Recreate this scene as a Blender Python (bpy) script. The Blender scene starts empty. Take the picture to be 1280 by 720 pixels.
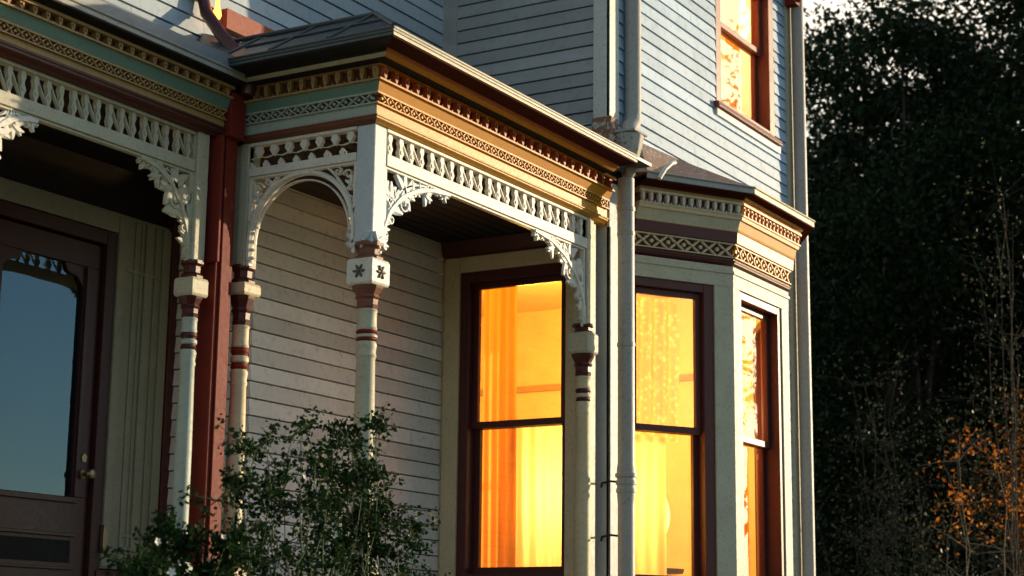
import bpy, bmesh, math, random
import numpy as np
from mathutils import Vector, Matrix
random.seed(7); rng = np.random.default_rng(7)
C = bpy.data.collections.new('scene'); bpy.context.scene.collection.children.link(C)
PI = math.pi
GZ = -1.5      # ground level; the eye is at z = 0
LZ = 3.50      # height of the orange glint, built as an added amber drop
FL = -0.05     # porch floor

# ------------------------------------------------------------------ materials
def newmat(name):
    m = bpy.data.materials.new(name); m.use_nodes = True
    nt = m.node_tree; nt.nodes.clear()
    return m, nt
def N(nt, t, **k):
    n = nt.nodes.new(t)
    for a, b in k.items():
        if a in n.inputs.keys(): n.inputs[a].default_value = b
        else: setattr(n, a, b)
    return n
def paint(name, col, rough=.5, var=.18, dirt=.35, dirtcol=(.06,.045,.03), bump=.25, scale=6., boards=0., streak=1., spec=.4, peel=0., peelcol=(.22,.12,.06)):
    m, nt = newmat(name); L = nt.links.new
    tc = N(nt, 'ShaderNodeTexCoord')
    mp = N(nt, 'ShaderNodeMapping'); mp.inputs['Scale'].default_value = (1, 1, 1/streak)
    L(tc.outputs['Object'], mp.inputs[0])
    n1 = N(nt, 'ShaderNodeTexNoise', Scale=scale, Detail=6., Roughness=.65); L(mp.outputs[0], n1.inputs['Vector'])
    n2 = N(nt, 'ShaderNodeTexNoise', Scale=scale*7, Detail=5., Roughness=.7); L(tc.outputs['Object'], n2.inputs['Vector'])
    base = N(nt, 'ShaderNodeMix', data_type='RGBA'); base.inputs[6].default_value = (*[c*(1-var) for c in col], 1); base.inputs[7].default_value = (*[min(.9, c*(1+var)) for c in col], 1)
    L(n1.outputs[0], base.inputs[0]); out = base.outputs[2]
    if boards:
        sx = N(nt, 'ShaderNodeSeparateXYZ'); L(tc.outputs['Object'], sx.inputs[0])
        q = N(nt, 'ShaderNodeMath', operation='DIVIDE'); L(sx.outputs[2], q.inputs[0]); q.inputs[1].default_value = boards
        fl = N(nt, 'ShaderNodeMath', operation='FLOOR'); L(q.outputs[0], fl.inputs[0])
        wn = N(nt, 'ShaderNodeTexWhiteNoise', noise_dimensions='1D'); L(fl.outputs[0], wn.inputs['W'])
        mr = N(nt, 'ShaderNodeMapRange'); mr.inputs[3].default_value = .78; mr.inputs[4].default_value = 1.1; L(wn.outputs[0], mr.inputs[0])
        vm = N(nt, 'ShaderNodeVectorMath', operation='SCALE'); L(out, vm.inputs[0]); L(mr.outputs[0], vm.inputs[3]); out = vm.outputs[0]
    cr = N(nt, 'ShaderNodeValToRGB'); cr.color_ramp.elements[0].position = .52; cr.color_ramp.elements[1].position = .8
    L(n2.outputs[0], cr.inputs[0])
    mm = N(nt, 'ShaderNodeMath', operation='MULTIPLY'); L(cr.outputs[0], mm.inputs[0]); mm.inputs[1].default_value = dirt
    mx = N(nt, 'ShaderNodeMix', data_type='RGBA'); L(mm.outputs[0], mx.inputs[0]); L(out, mx.inputs[6]); mx.inputs[7].default_value = (*dirtcol, 1); out = mx.outputs[2]
    if peel:
        n3 = N(nt, 'ShaderNodeTexNoise', Scale=22., Detail=8., Roughness=.75); L(tc.outputs['Object'], n3.inputs['Vector'])
        c3 = N(nt, 'ShaderNodeValToRGB'); c3.color_ramp.elements[0].position = 1-peel-.02; c3.color_ramp.elements[1].position = 1-peel; L(n3.outputs[0], c3.inputs[0])
        m3 = N(nt, 'ShaderNodeMix', data_type='RGBA'); L(c3.outputs[0], m3.inputs[0]); L(out, m3.inputs[6]); m3.inputs[7].default_value = (*peelcol, 1); out = m3.outputs[2]
    b = N(nt, 'ShaderNodeBsdfPrincipled', Roughness=rough); L(out, b.inputs['Base Color'])
    b.inputs['Specular IOR Level'].default_value = spec
    rr = N(nt, 'ShaderNodeMapRange'); rr.inputs[3].default_value = rough-.12; rr.inputs[4].default_value = rough+.2; L(n2.outputs[0], rr.inputs[0]); L(rr.outputs[0], b.inputs['Roughness'])
    bp = N(nt, 'ShaderNodeBump', Strength=bump, Distance=.004); L(n2.outputs[0], bp.inputs['Height']); L(bp.outputs[0], b.inputs['Normal'])
    o = N(nt, 'ShaderNodeOutputMaterial'); L(b.outputs[0], o.inputs[0])
    return m
M = {}
M['siding_main'] = paint('siding_blue_grey', (.44,.53,.60), boards=.1, scale=3, dirt=.42, streak=3, peel=.28, peelcol=(.25,.25,.24), rough=.55)
M['siding_wing'] = paint('siding_pale_blue', (.42,.59,.80), boards=.09, scale=3, dirt=.42, rough=.5, peel=.29, peelcol=(.3,.31,.3), streak=3)
M['siding_shade'] = paint('siding_shaded_grey', (.46,.46,.45), boards=.09, scale=3, dirt=.3, rough=.55)  # same wing siding, greyed; the side wall's shade is in the colour
M['siding_porch'] = paint('siding_white', (.86,.79,.73), boards=.1, scale=3, dirt=.45, streak=3, rough=.6)
M['white'] = paint('white_trim', (.74,.71,.63), dirt=.45, peel=.3, rough=.45)
M['pale_blue'] = paint('pale_post_paint', (.55,.61,.65), dirt=.3, peel=.27, rough=.45)
M['cream'] = paint('cream_trim', (.62,.52,.33), dirt=.45, rough=.5, peel=.28)
M['cream_grey'] = paint('grey_cream_trim', (.50,.475,.35), dirt=.5, rough=.5)
M['sage'] = paint('sage_trim', (.40,.46,.40), dirt=.4, rough=.5)
M['green'] = paint('green_band', (.13,.24,.19), dirt=.4, rough=.55)
M['tan'] = paint('tan_band', (.42,.27,.11), dirt=.5, rough=.55)
M['gold'] = paint('sunwarmed_gold_band', (.64,.27,.012), dirt=.3, rough=.45, var=.12)  # gold paint with the low sun's warmth put into the colour
M['dentil_red'] = paint('dentil_orange_red', (.48,.13,.03), dirt=.4, rough=.5)
M['cream_light'] = paint('light_cream_paint', (.80,.68,.46), dirt=.3, rough=.45)
M['gold_pale'] = paint('sunwarmed_pale_gold_band', (.66,.33,.03), dirt=.35, rough=.45)  # pale gold of the sunlit faces; warm light is part of the colour
M['drab'] = paint('drab_olive_trim', (.31,.30,.21), dirt=.4, rough=.5)
M['drab_dark'] = paint('dark_drab_paint', (.10,.09,.07), dirt=.3, rough=.6)
M['door_paint'] = paint('dark_plum_door_paint', (.05,.011,.011), dirt=.3, rough=.35, dirtcol=(.01,.005,.005))
M['window_red'] = paint('upper_window_red', (.19,.038,.024), dirt=.4, rough=.45, peel=.28, peelcol=(.3,.12,.08))
M['maroon'] = paint('maroon_paint', (.085,.018,.014), dirt=.3, rough=.4, dirtcol=(.02,.01,.01))
M['oxblood'] = paint('oxblood_paint', (.19,.026,.017), dirt=.3, rough=.55, spec=.15, dirtcol=(.04,.01,.01))
M['brown'] = paint('red_brown_paint', (.20,.075,.045), dirt=.4, rough=.5)
M['darkred'] = paint('dark_red_backing', (.10,.022,.012), dirt=.4, rough=.6)
M['board_grey'] = paint('grey_corner_board', (.40,.44,.47), dirt=.4, rough=.5, streak=4)
M['pipe'] = paint('pipe_grey_paint', (.38,.37,.34), dirt=.55, rough=.4, spec=.4, streak=6, peel=.27, peelcol=(.25,.15,.09))
M['pipe_red'] = paint('pipe_plum_paint', (.085,.022,.025), dirt=.3, rough=.3, spec=.6)
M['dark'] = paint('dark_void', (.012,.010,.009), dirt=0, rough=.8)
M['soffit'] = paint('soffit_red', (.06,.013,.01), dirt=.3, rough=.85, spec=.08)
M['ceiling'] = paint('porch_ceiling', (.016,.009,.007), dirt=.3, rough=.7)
M['roof'] = paint('roof_slate_metal', (.05,.065,.075), dirt=.4, rough=.38, spec=.6, scale=4)
M['roof_pale'] = paint('roof_sky_sheen_metal', (.24,.26,.27), dirt=.4, rough=.45, spec=.5, scale=4)  # sky reflection on the metal is put into this paler colour
M['roof_rust'] = paint('roof_rusty', (.24,.15,.11), dirt=.6, rough=.6, scale=5, peel=.42, peelcol=(.4,.38,.36))
M['terracotta'] = paint('terracotta_flashing', (.32,.07,.035), dirt=.4, rough=.6)
M['rust'] = paint('decayed_wood', (.34,.15,.08), dirt=.6, rough=.8, scale=10, peel=.45, peelcol=(.6,.56,.5))
M['peeled'] = paint('peeling_grey_paint', (.5,.47,.43), dirt=.6, rough=.7, scale=12, peel=.42, peelcol=(.25,.16,.1))
M['brass'] = paint('aged_brass', (.3,.24,.14), dirt=.4, rough=.3, spec=.8)
M['brass'].node_tree.nodes['Principled BSDF'].inputs['Metallic'].default_value = .8
M['plaster'] = paint('warm_plaster', (.74,.56,.27), dirt=.25, dirtcol=(.5,.3,.08), rough=.8, var=.22, scale=5)
M['plaster_up'] = paint('pale_plaster', (.8,.74,.6), dirt=.05, rough=.8, var=.08, scale=1.5)
M['floor'] = paint('floor_boards', (.16,.09,.05), dirt=.3, rough=.5)
M['stem'] = paint('stem_bark', (.05,.04,.028), dirt=.4, rough=.8)
M['stem_green'] = paint('green_stem', (.05,.09,.03), dirt=.3, rough=.7)
M['bark'] = paint('tree_bark', (.07,.055,.045), dirt=.5, rough=.9, bump=.8)
M['pale_bark'] = paint('pale_sapling_bark', (.26,.21,.14), dirt=.5, rough=.8)
M['blossom'] = paint('white_petals', (.75,.72,.66), dirt=.05, rough=.6)
M['curtain'] = None

def leafmat(name, c1, c2, trans=.35):
    m, nt = newmat(name); L = nt.links.new
    g = N(nt, 'ShaderNodeNewGeometry'); tc = N(nt, 'ShaderNodeTexCoord')
    n = N(nt, 'ShaderNodeTexNoise', Scale=1.3, Detail=3.); L(tc.outputs['Object'], n.inputs['Vector'])
    ad = N(nt, 'ShaderNodeMath', operation='ADD'); L(n.outputs[0], ad.inputs[0])
    mu = N(nt, 'ShaderNodeMath', operation='MULTIPLY_ADD'); L(g.outputs['Random Per Island'], mu.inputs[0]); mu.inputs[1].default_value = .8; mu.inputs[2].default_value = -.4
    L(mu.outputs[0], ad.inputs[1])
    mx = N(nt, 'ShaderNodeMix', data_type='RGBA'); mx.inputs[6].default_value = (*c1, 1); mx.inputs[7].default_value = (*c2, 1); L(ad.outputs[0], mx.inputs[0])
    b = N(nt, 'ShaderNodeBsdfPrincipled', Roughness=.45); L(mx.outputs[2], b.inputs['Base Color']); b.inputs['Specular IOR Level'].default_value = .12
    t = N(nt, 'ShaderNodeBsdfTranslucent'); L(mx.outputs[2], t.inputs[0])
    s = N(nt, 'ShaderNodeMixShader'); s.inputs[0].default_value = trans; L(b.outputs[0], s.inputs[1]); L(t.outputs[0], s.inputs[2])
    o = N(nt, 'ShaderNodeOutputMaterial'); L(s.outputs[0], o.inputs[0]); return m
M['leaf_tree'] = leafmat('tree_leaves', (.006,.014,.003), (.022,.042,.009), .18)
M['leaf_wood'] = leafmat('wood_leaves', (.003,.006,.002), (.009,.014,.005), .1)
M['leaf_bush'] = leafmat('bush_leaves', (.006,.019,.005), (.022,.055,.014), .3)
M['leaf_glow'] = leafmat('orange_glow_leaves', (.38,.08,.012), (.6,.24,.03), .6)  # orange sun glow at the trees is put into the leaf colour
M['leaf_twig'] = leafmat('pale_shrub_leaves', (.05,.055,.03), (.16,.15,.09), .35)

def glassmat(name, ior=1.5, wav=.12, tint=(1,1,1), rough=0.0, refl=(1,1,1)):
    m, nt = newmat(name); L = nt.links.new
    tc = N(nt, 'ShaderNodeTexCoord'); n = N(nt, 'ShaderNodeTexNoise', Scale=2.2, Detail=1.); L(tc.outputs['Object'], n.inputs['Vector'])
    bp = N(nt, 'ShaderNodeBump', Strength=wav, Distance=.02); L(n.outputs[0], bp.inputs['Height'])
    fr = N(nt, 'ShaderNodeFresnel', IOR=ior)
    t = N(nt, 'ShaderNodeBsdfTransparent'); t.inputs[0].default_value = (*tint, 1)
    g = N(nt, 'ShaderNodeBsdfGlossy', Roughness=rough); g.inputs[0].default_value = (*refl,1); L(bp.outputs[0], g.inputs['Normal'])
    s = N(nt, 'ShaderNodeMixShader'); L(fr.outputs[0], s.inputs[0]); L(t.outputs[0], s.inputs[1]); L(g.outputs[0], s.inputs[2])
    o = N(nt, 'ShaderNodeOutputMaterial'); L(s.outputs[0], o.inputs[0]); return m
M['glass'] = glassmat('window_glass', 1.55, .12)
M['glass_door'] = glassmat('door_glass', 1.9, .10, refl=(.55,.82,1))  # blue of the reflected sky is put into the tint

def clothmat(name, c, trans=.55):
    m, nt = newmat(name); L = nt.links.new
    tc = N(nt, 'ShaderNodeTexCoord'); mp = N(nt, 'ShaderNodeMapping'); mp.inputs['Scale'].default_value = (9, 9, .6); L(tc.outputs['Object'], mp.inputs[0])
    n = N(nt, 'ShaderNodeTexNoise', Scale=3., Detail=4.); L(mp.outputs[0], n.inputs['Vector'])
    mx = N(nt, 'ShaderNodeMix', data_type='RGBA'); mx.inputs[6].default_value = (*[q*.6 for q in c], 1); mx.inputs[7].default_value = (*c, 1); L(n.outputs[0], mx.inputs[0]); col = mx.outputs[2]
    if 'lace' in name:   # woven flowers
        v = N(nt, 'ShaderNodeTexVoronoi', Scale=24.); L(tc.outputs['Object'], v.inputs['Vector']); n2 = N(nt, 'ShaderNodeTexNoise', Scale=11., Detail=6.); L(tc.outputs['Object'], n2.inputs['Vector'])
        ml = N(nt, 'ShaderNodeMath', operation='MULTIPLY'); L(v.outputs['Distance'], ml.inputs[0]); L(n2.outputs[0], ml.inputs[1])
        rp = N(nt, 'ShaderNodeValToRGB'); rp.color_ramp.elements[0].position = .12; rp.color_ramp.elements[0].color = (1,1,1,1); rp.color_ramp.elements[1].position = .24; rp.color_ramp.elements[1].color = (.84,.74,.56,1); L(ml.outputs[0], rp.inputs[0])
        m2 = N(nt, 'ShaderNodeMix', data_type='RGBA', blend_type='MULTIPLY'); m2.inputs[0].default_value = 1; L(col, m2.inputs[6]); L(rp.outputs[0], m2.inputs[7]); col = m2.outputs[2]
    d = N(nt, 'ShaderNodeBsdfDiffuse'); t = N(nt, 'ShaderNodeBsdfTranslucent'); L(col, d.inputs[0]); L(col, t.inputs[0])
    s = N(nt, 'ShaderNodeMixShader'); s.inputs[0].default_value = trans; L(d.outputs[0], s.inputs[1]); L(t.outputs[0], s.inputs[2])
    o = N(nt, 'ShaderNodeOutputMaterial'); L(s.outputs[0], o.inputs[0]); return m
M['curtain'] = clothmat('orange_curtain_cloth', (.85,.42,.08))
M['lace'] = clothmat('lace_curtain_cloth', (.95,.74,.34), .7)
M['sheer'] = clothmat('sheer_curtain_cloth', (.92,.74,.38), .7)
def emis(name, c, s):
    m, nt = newmat(name); e = N(nt, 'ShaderNodeEmission', Strength=s); e.inputs[0].default_value = (*c, 1)
    o = N(nt, 'ShaderNodeOutputMaterial'); nt.links.new(e.outputs[0], o.inputs[0]); return m
M['shade'] = emis('lit_lamp_shade', (1,.62,.16), 2.)
M['amber'] = emis('amber_glint_glow', (1,.32,.05), 4.)

# ------------------------------------------------------------------ objects
def tag(o, label=None, cat=None, group=None, kind=None):
    if label: o['label'] = label
    if cat: o['category'] = cat
    if group: o['group'] = group
    if kind: o['kind'] = kind
    return o
def empty(name, loc=(0,0,0), parent=None):
    o = bpy.data.objects.new(name, None); C.objects.link(o); o.location = loc; o.empty_display_size = .2
    if parent: o.parent = parent
    return o
class MB:
    def __init__(s): s.v = []; s.f = []
    def add(s, vs, fs):
        b = len(s.v); s.v += [tuple(p) for p in vs]; s.f += [tuple(b+i for i in f) for f in fs]; return s
    def hexa(s, p): # 8 points: 4 bottom loop, 4 top loop
        return s.add(p, [(3,2,1,0),(4,5,6,7),(0,1,5,4),(1,2,6,5),(2,3,7,6),(3,0,4,7)])
    def box(s, a, b):
        (x0,y0,z0),(x1,y1,z1) = a, b
        return s.hexa([(x0,y0,z0),(x1,y0,z0),(x1,y1,z0),(x0,y1,z0),(x0,y0,z1),(x1,y0,z1),(x1,y1,z1),(x0,y1,z1)])
    def lathe(s, c, prof, n=20, rot=0.):
        b = []
        for z, r in prof:
            for k in range(n):
                a = rot+2*PI*k/n; b.append((c[0]+r*math.cos(a), c[1]+r*math.sin(a), z))
        fs = [(i*n+k, i*n+(k+1)%n, (i+1)*n+(k+1)%n, (i+1)*n+k) for i in range(len(prof)-1) for k in range(n)]
        fs += [tuple(range(n))[::-1], tuple(range((len(prof)-1)*n, len(prof)*n))]
        return s.add(b, fs)
    def tube(s, pts, rad, n=8, cap=True):
        pts = [Vector(p) for p in pts]; m = len(pts)
        if not hasattr(rad, '__len__'): rad = [rad]*m
        t0 = (pts[1]-pts[0]).normalized(); ref = Vector((0,0,1)) if abs(t0.z) < .9 else Vector((1,0,0))
        u = t0.cross(ref).normalized(); vs = []
        for i, p in enumerate(pts):
            t = (pts[min(i+1,m-1)]-pts[max(i-1,0)]).normalized()
            u = (u-t*u.dot(t)).normalized(); w = t.cross(u)
            for k in range(n):
                a = 2*PI*k/n; vs.append(p+(u*math.cos(a)+w*math.sin(a))*rad[i])
        fs = [(i*n+k, i*n+(k+1)%n, (i+1)*n+(k+1)%n, (i+1)*n+k) for i in range(m-1) for k in range(n)]
        if cap: fs += [tuple(range(n))[::-1], tuple(range((m-1)*n, m*n))]
        return s.add(vs, fs)
    def build(s, name, mat, parent=None, smooth=False, bevel=0., origin=None):
        me = bpy.data.meshes.new(name); me.from_pydata(s.v, [], s.f); me.validate(); me.update()
        bm = bmesh.new(); bm.from_mesh(me); bmesh.ops.recalc_face_normals(bm, faces=bm.faces); bm.to_mesh(me); bm.free()
        me.materials.append(M[mat] if isinstance(mat, str) else mat)
        if smooth:
            me.polygons.foreach_set('use_smooth', [True]*len(me.polygons)); me.set_sharp_from_angle(angle=math.radians(38))
        o = bpy.data.objects.new(name, me); C.objects.link(o)
        if parent:
            o.parent = parent
        if origin is not None:
            me.transform(Matrix.Translation(-Vector(origin))); o.location = origin
        if bevel:
            md = o.modifiers.new('b', 'BEVEL'); md.width = bevel; md.segments = 2; md.limit_method = 'ANGLE'; md.angle_limit = .6
        return o
class Face:   # a vertical wall plane: s runs along it, o stands out of it
    def __init__(f, o, d, n): f.o = o; f.d = d; f.n = n
    def P(f, s, z, o=0.): return (f.o[0]+f.d[0]*s+f.n[0]*o, f.o[1]+f.d[1]*s+f.n[1]*o, z)
    def bar(f, mb, s0, s1, z0, z1, o0, o1, m0=0., m1=0., o1t=None):  # mitred bar; o1t = outer distance at the top
        if o1t is None: o1t = o1
        P = f.P
        return mb.hexa([P(s0-m0*o0,z0,o0),P(s1+m1*o0,z0,o0),P(s1+m1*o1,z0,o1),P(s0-m0*o1,z0,o1),
                        P(s0-m0*o0,z1,o0),P(s1+m1*o0,z1,o0),P(s1+m1*o1t,z1,o1t),P(s0-m0*o1t,z1,o1t)])
    def poly(f, mb, pts, o0, o1):
        n = len(pts); vs = [f.P(s,z,o0) for s,z in pts]+[f.P(s,z,o1) for s,z in pts]
        return mb.add(vs, [tuple(range(n)), tuple(range(n,2*n))[::-1]]+[(i,(i+1)%n,n+(i+1)%n,n+i) for i in range(n)])
    def stroke(f, mb, pts, w, o0, o1, taper=None):  # bevelled ribbon along a 2-D polyline
        n = len(pts); vs = []
        for i,(s,z) in enumerate(pts):
            a = pts[max(0,i-1)]; b = pts[min(n-1,i+1)]; dx, dz = b[0]-a[0], b[1]-a[1]; l = math.hypot(dx,dz) or 1; nx, nz = -dz/l, dx/l
            ww = (w[i] if hasattr(w,'__len__') else w)/2; om = (o0+o1)/2; h = (o1-o0)/2
            for a_, b_ in ((1,.0),(.55,1),(-.55,1),(-1,0),(-.55,-1),(.55,-1)):
                vs.append(f.P(s+nx*ww*a_, z+nz*ww*a_, om+h*b_))
        fs = [(i*6+k, i*6+(k+1)%6, (i+1)*6+(k+1)%6, (i+1)*6+k) for i in range(n-1) for k in range(6)]
        fs += [tuple(range(6)), tuple(range((n-1)*6,n*6))[::-1]]
        return mb.add(vs, fs)
def clip_rects(s0, s1, z0, z1, holes):
    """rectangles of [s0,s1]x[z0,z1] outside the holes"""
    zs = sorted({z0, z1, *[h[2] for h in holes if z0 < h[2] < z1], *[h[3] for h in holes if z0 < h[3] < z1]})
    out = []
    for a, b in zip(zs, zs[1:]):
        m = (a+b)/2; cur = s0
        for h in sorted(holes):
            if h[2] < m < h[3] and h[1] > cur and h[0] < s1:
                if h[0] > cur: out.append((cur, h[0], a, b))
                cur = max(cur, h[1])
        if cur < s1: out.append((cur, s1, a, b))
    return out
def siding(F, s0, s1, z0, z1, e, mat, parent, holes=(), zlo=None, seed=0):
    R_ = random.Random(seed); mb = MB(); k = math.floor(z0/e); P = F.P
    while k*e < z1:
        a = max(z0, k*e); b = min(z1, (k+1)*e); a2 = min(a+.0075, b)
        jt = R_.uniform(-.0012, .0012); prs = []
        cuts = [s0]; x = s0+R_.uniform(.8, 3.4)
        while x < s1-.3: cuts.append(x); x += R_.uniform(1.6, 3.6)
        cuts.append(s1)
        for c0, c1 in zip(cuts, cuts[1:]):
            j2 = R_.uniform(-.0015, .0015)
            for (p, q, za, zb) in clip_rects(c0+(.0015 if c0 > s0 else 0), c1-(.0015 if c1 < s1 else 0), a2, b, holes):
                oa = .0145-.0105*(za-a)/e+jt+j2; ob = .0145-.0105*(zb-a)/e+jt
                mb.hexa([P(p,za,-.012),P(q,za,-.012),P(q,za,oa),P(p,za,oa),P(p,zb,-.012),P(q,zb,-.012),P(q,zb,ob),P(p,zb,ob)])
        k += 1
    return mb.build('siding', mat, parent)
def backing(F, s0, s1, z0, z1, holes, parent, mat='dark', t=.1, name='wall'):
    mb = MB()
    for p, q, a, b in clip_rects(s0, s1, z0, z1, holes): F.bar(mb, p, q, a, b, -t, -.0125)
    return mb.build(name, mat, parent)

house = tag(empty('house', (10, 6.5, GZ)), 'old timber house with pale blue siding, gold friezes and glowing bay windows', 'house')
house.location = (0,0,0)

# ------------------------------------------------------------------ plan
U0, V0 = 7.36, 5.219     # outer corner of the projecting porch
V1 = 6.108               # front of the left porch
V2 = 6.486               # long wall behind
UB = 10.0                # side wall of the front wing
U9 = 13.20               # far corner of the wing
VD = 7.10                # wall of the front door
c31, s31 = .848, -.53
C0 = (10.33, 5.219); C1 = (11.0, 4.80); C2 = (11.98, 4.80); C3 = (12.65, 5.219)
Fg = Face((U0, V0), (1,0), (0,-1))            # gold front of the porch, s = u-U0
Fs = Face((U0, V0), (0,1), (-1,0))            # side of the porch, s = v-V0
Fl = Face((0., V1), (1,0), (0,-1))            # left porch front, s = u
Fm = Face((0., V2), (1,0), (0,-1))            # long wall
Fw = Face((UB, 0.), (0,1), (-1,0))            # wing side wall, s = v
Ff = Face((0., V0), (1,0), (0,-1))            # wing front, s = u
Fd = Face((0., VD), (1,0), (0,-1))            # door wall
dl = math.hypot(C1[0]-C0[0], C1[1]-C0[1]); dc = ((C1[0]-C0[0])/dl, (C1[1]-C0[1])/dl)
Fc = Face(C0, dc, (dc[1], -dc[0]))            # left cant of the bay
Fb = Face(C1, (1,0), (0,-1))                  # bay front
Fr = Face(C2, (dc[0], -dc[1]), (-dc[1], -dc[0]))   # right cant of the bay
if Fc.n[1] > 0: Fc.n = (-Fc.n[0], -Fc.n[1])
if Fr.n[1] > 0: Fr.n = (-Fr.n[0], -Fr.n[1])

# ------------------------------------------------------------------ walls
SH = 2.95    # storey height of the wing rooms
winP = (5.515, 6.335, .44, 2.50)              # porch window opening on Fw (v0, v1, z0, z1)
winU = (11.72, 12.86, 4.02, 5.30)             # upper window opening on Ff
siding(Fm, 7.97, UB-.002, .1, 2.72, .1, 'siding_porch', house, seed=1)
backing(Fm, 7.97, UB+.1, FL, 3.0, [], house)
siding(Fm, 2.6, UB-.002, 3.30, 6.2, .1, 'siding_main', house, seed=2)
backing(Fm, 2.6, UB+.1, 2.9, 6.2, [], house)
siding(Fw, V0+.02, V2, 3.2, 6.2, .092, 'siding_shade', house, seed=3)
backing(Fw, V0+.02, V2+.1, 3.0, 6.2, [], house)
siding(Ff, UB+.02, U9-.06, 3.16, 5.5, .09, 'siding_wing', house, [winU], seed=4)
backing(Ff, UB+.02, U9, 3.0, 6.2, [winU], house, t=.12)
backing(Ff, C3[0], U9, GZ, 3.0, [], house, t=.12)
siding(Ff, C3[0]+.02, U9-.06, -.4, 3.16, .09, 'siding_wing', house, [], seed=5)
mb = MB()   # narrow plain wall between the wing corner and the bay
Ff.bar(mb, UB+.09, C0[0], GZ, 3.0, -.1, -.004); mb.build('wall', 'cream_grey', house)
# porch window wall: plain pale boarding round the opening
mb = MB()
for p,q,a,b in clip_rects(V0+.02, V2, FL, 3.0, [winP]): Fw.bar(mb, p, q, a, b, -.1, 0)
mb.build('wall', 'cream', house)
mb = MB(); mb.box((U9-.1, V0+.13, GZ), (U9, 11, 6.2)); mb.build('wall', 'siding_main', house)
mb = MB(); mb.box((2.6, 10.9, GZ), (U9-.11, 11, 6.2)); mb.build('wall', 'siding_main', house)
mb = MB(); mb.box((2.5, V2+.01, GZ), (2.6, 11, 6.2)); mb.build('wall', 'siding_main', house)
# side wall of the recess behind the left porch, door wall
Fv = Face((7.97, 0.), (0,1), (-1,0))
siding(Fv, V2+.0, VD-.02, FL, 2.72, .1, 'siding_porch', house, seed=6)
mb = MB(); mb.box((7.985, V2+.11, FL), (8.05, VD+.2, 3.0)); mb.build('wall', 'dark', house)
door_hole = (6.42, 7.40, FL, 2.30)
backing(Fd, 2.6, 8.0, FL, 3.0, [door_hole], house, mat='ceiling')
siding(Fd, 2.6, 6.18, FL, 2.72, .1, 'siding_porch', house, [], seed=7)
# main eaves and roof
mb = MB(); mb.box((2.2, V2-.35, 6.2), (UB-.36, 11.4, 6.3)); mb.box((UB-.35, V0-.35, 6.2), (U9+.35, 11.4, 6.3)); mb.build('eave', 'oxblood', house)
mb = MB(); zr = 8.4
mb.add([(2.2,V2-.35,6.3),(U9+.3,V2-.35,6.3),(U9+.3,11.4,6.3),(2.2,11.4,6.3),(3.6,8.9,zr),(U9-1,8.9,zr)], [(0,1,5,4),(1,2,5),(2,3,4,5),(3,0,4),(0,3,2,1)])
mb.add([(UB-.35,V0-.35,6.3),(U9+.35,V0-.35,6.3),(U9+.35,8.9,6.3),(UB-.35,8.9,6.3),(11.7,V0+.3,8.0),(11.7,8.9,8.0)], [(0,1,4),(1,2,5,4),(2,3,5),(3,0,4,5),(0,3,2,1)])
mb.build('roof', 'roof', house)
# foundation, porch floors
mb = MB(); mb.box((2.5, V2, GZ), (UB, 10.8, FL-.06)); mb.box((UB, V0+.13, GZ), (U9-.11, 10.8, FL-.06))
mb.build('foundation', 'cream_grey', house)
mb = MB(); mb.box((U0-.12, V0-.14, FL-.1), (UB-.01, V2-.02, FL)); mb.build('porch_floor', 'floor', house)
mb = MB(); mb.box((2.6, V1-.14, FL-.1), (U0-.13, VD-.11, FL)); mb.build('porch_floor', 'floor', house)
mb = MB()
for k in range(22):
    u = U0+.02+k*.12; mb.box((u, V0-.06, GZ), (u+.08, V0-.03, FL-.1))
mb.build('porch_skirting', 'cream_grey', house); mb = MB()
for k in range(38):
    u = 2.7+k*.12; mb.box((u, V1-.06, GZ), (u+.08, V1-.03, FL-.1))
mb.build('porch_skirting', 'cream_grey', house)
# bay body below and between windows
mb = MB()
pl = [C0, C1, C2, C3]; 
for (a, b, F) in ((C0, C1, Fc), (C1, C2, Fb), (C2, C3, Fr)):
    L_ = math.hypot(b[0]-a[0], b[1]-a[1]); F.L = L_
tg = math.tan(math.radians(16))
winC = (.002, dl-.145, .40, 2.44); winB = (.10, .86, .40, 2.44); winR = (.09, dl-.09, .40, 2.44)
for F, w in ((Fc, winC), (Fb, winB), (Fr, winR)):
    for p,q,a,b in clip_rects(0, F.L, GZ, 2.98, [w]):
        F.bar(mb, p, q, a, b, -.1, 0, m0=(tg if p == 0 and F is not Fc else 0), m1=(tg if q == F.L and F is not Fr else 0))
mb.build('bay_wall', 'cream_grey', house)

# corner boards
mb = MB(); Fw.bar(mb, V0-.022, V0+.085, -.05, 2.70, .002, .022); Ff.bar(mb, UB-.022, UB+.09, -.05, 3.0, .0, .022); mb.build('corner_board', 'board_grey', house, bevel=.003)
mb = MB(); Fw.bar(mb, V0-.022, V0+.10, 3.34, 6.2, .002, .024); Ff.bar(mb, UB-.024, UB+.11, 3.30, 6.2, .0, .024); mb.build('corner_board', 'white', house, bevel=.003)
mb = MB(); mb.box((UB-.045, V0-.045, 3.26), (UB+.06, V0+.10, 3.44)); mb.build('corner_block', 'rust', house, bevel=.006)
mb = MB(); Fm.bar(mb, UB-.085, UB-.024, 3.3, 6.2, .002, .03); Fw.bar(mb, V2-.085, V2-.003, 3.3, 6.2, .0, .026); mb.build('corner_board', 'siding_shade', house)
mb = MB(); Ff.bar(mb, U9-.10, U9+.02, -.4, 5.6, .0, .03); mb.build('corner_board', 'cream_grey', house, bevel=.003)
mb = MB(); mb.tube([(U9-.005, V0-.09, z) for z in (-1.4, 2, 5.6)], .052, 14); mb.build('downpipe', 'pipe', house, smooth=True)
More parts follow.
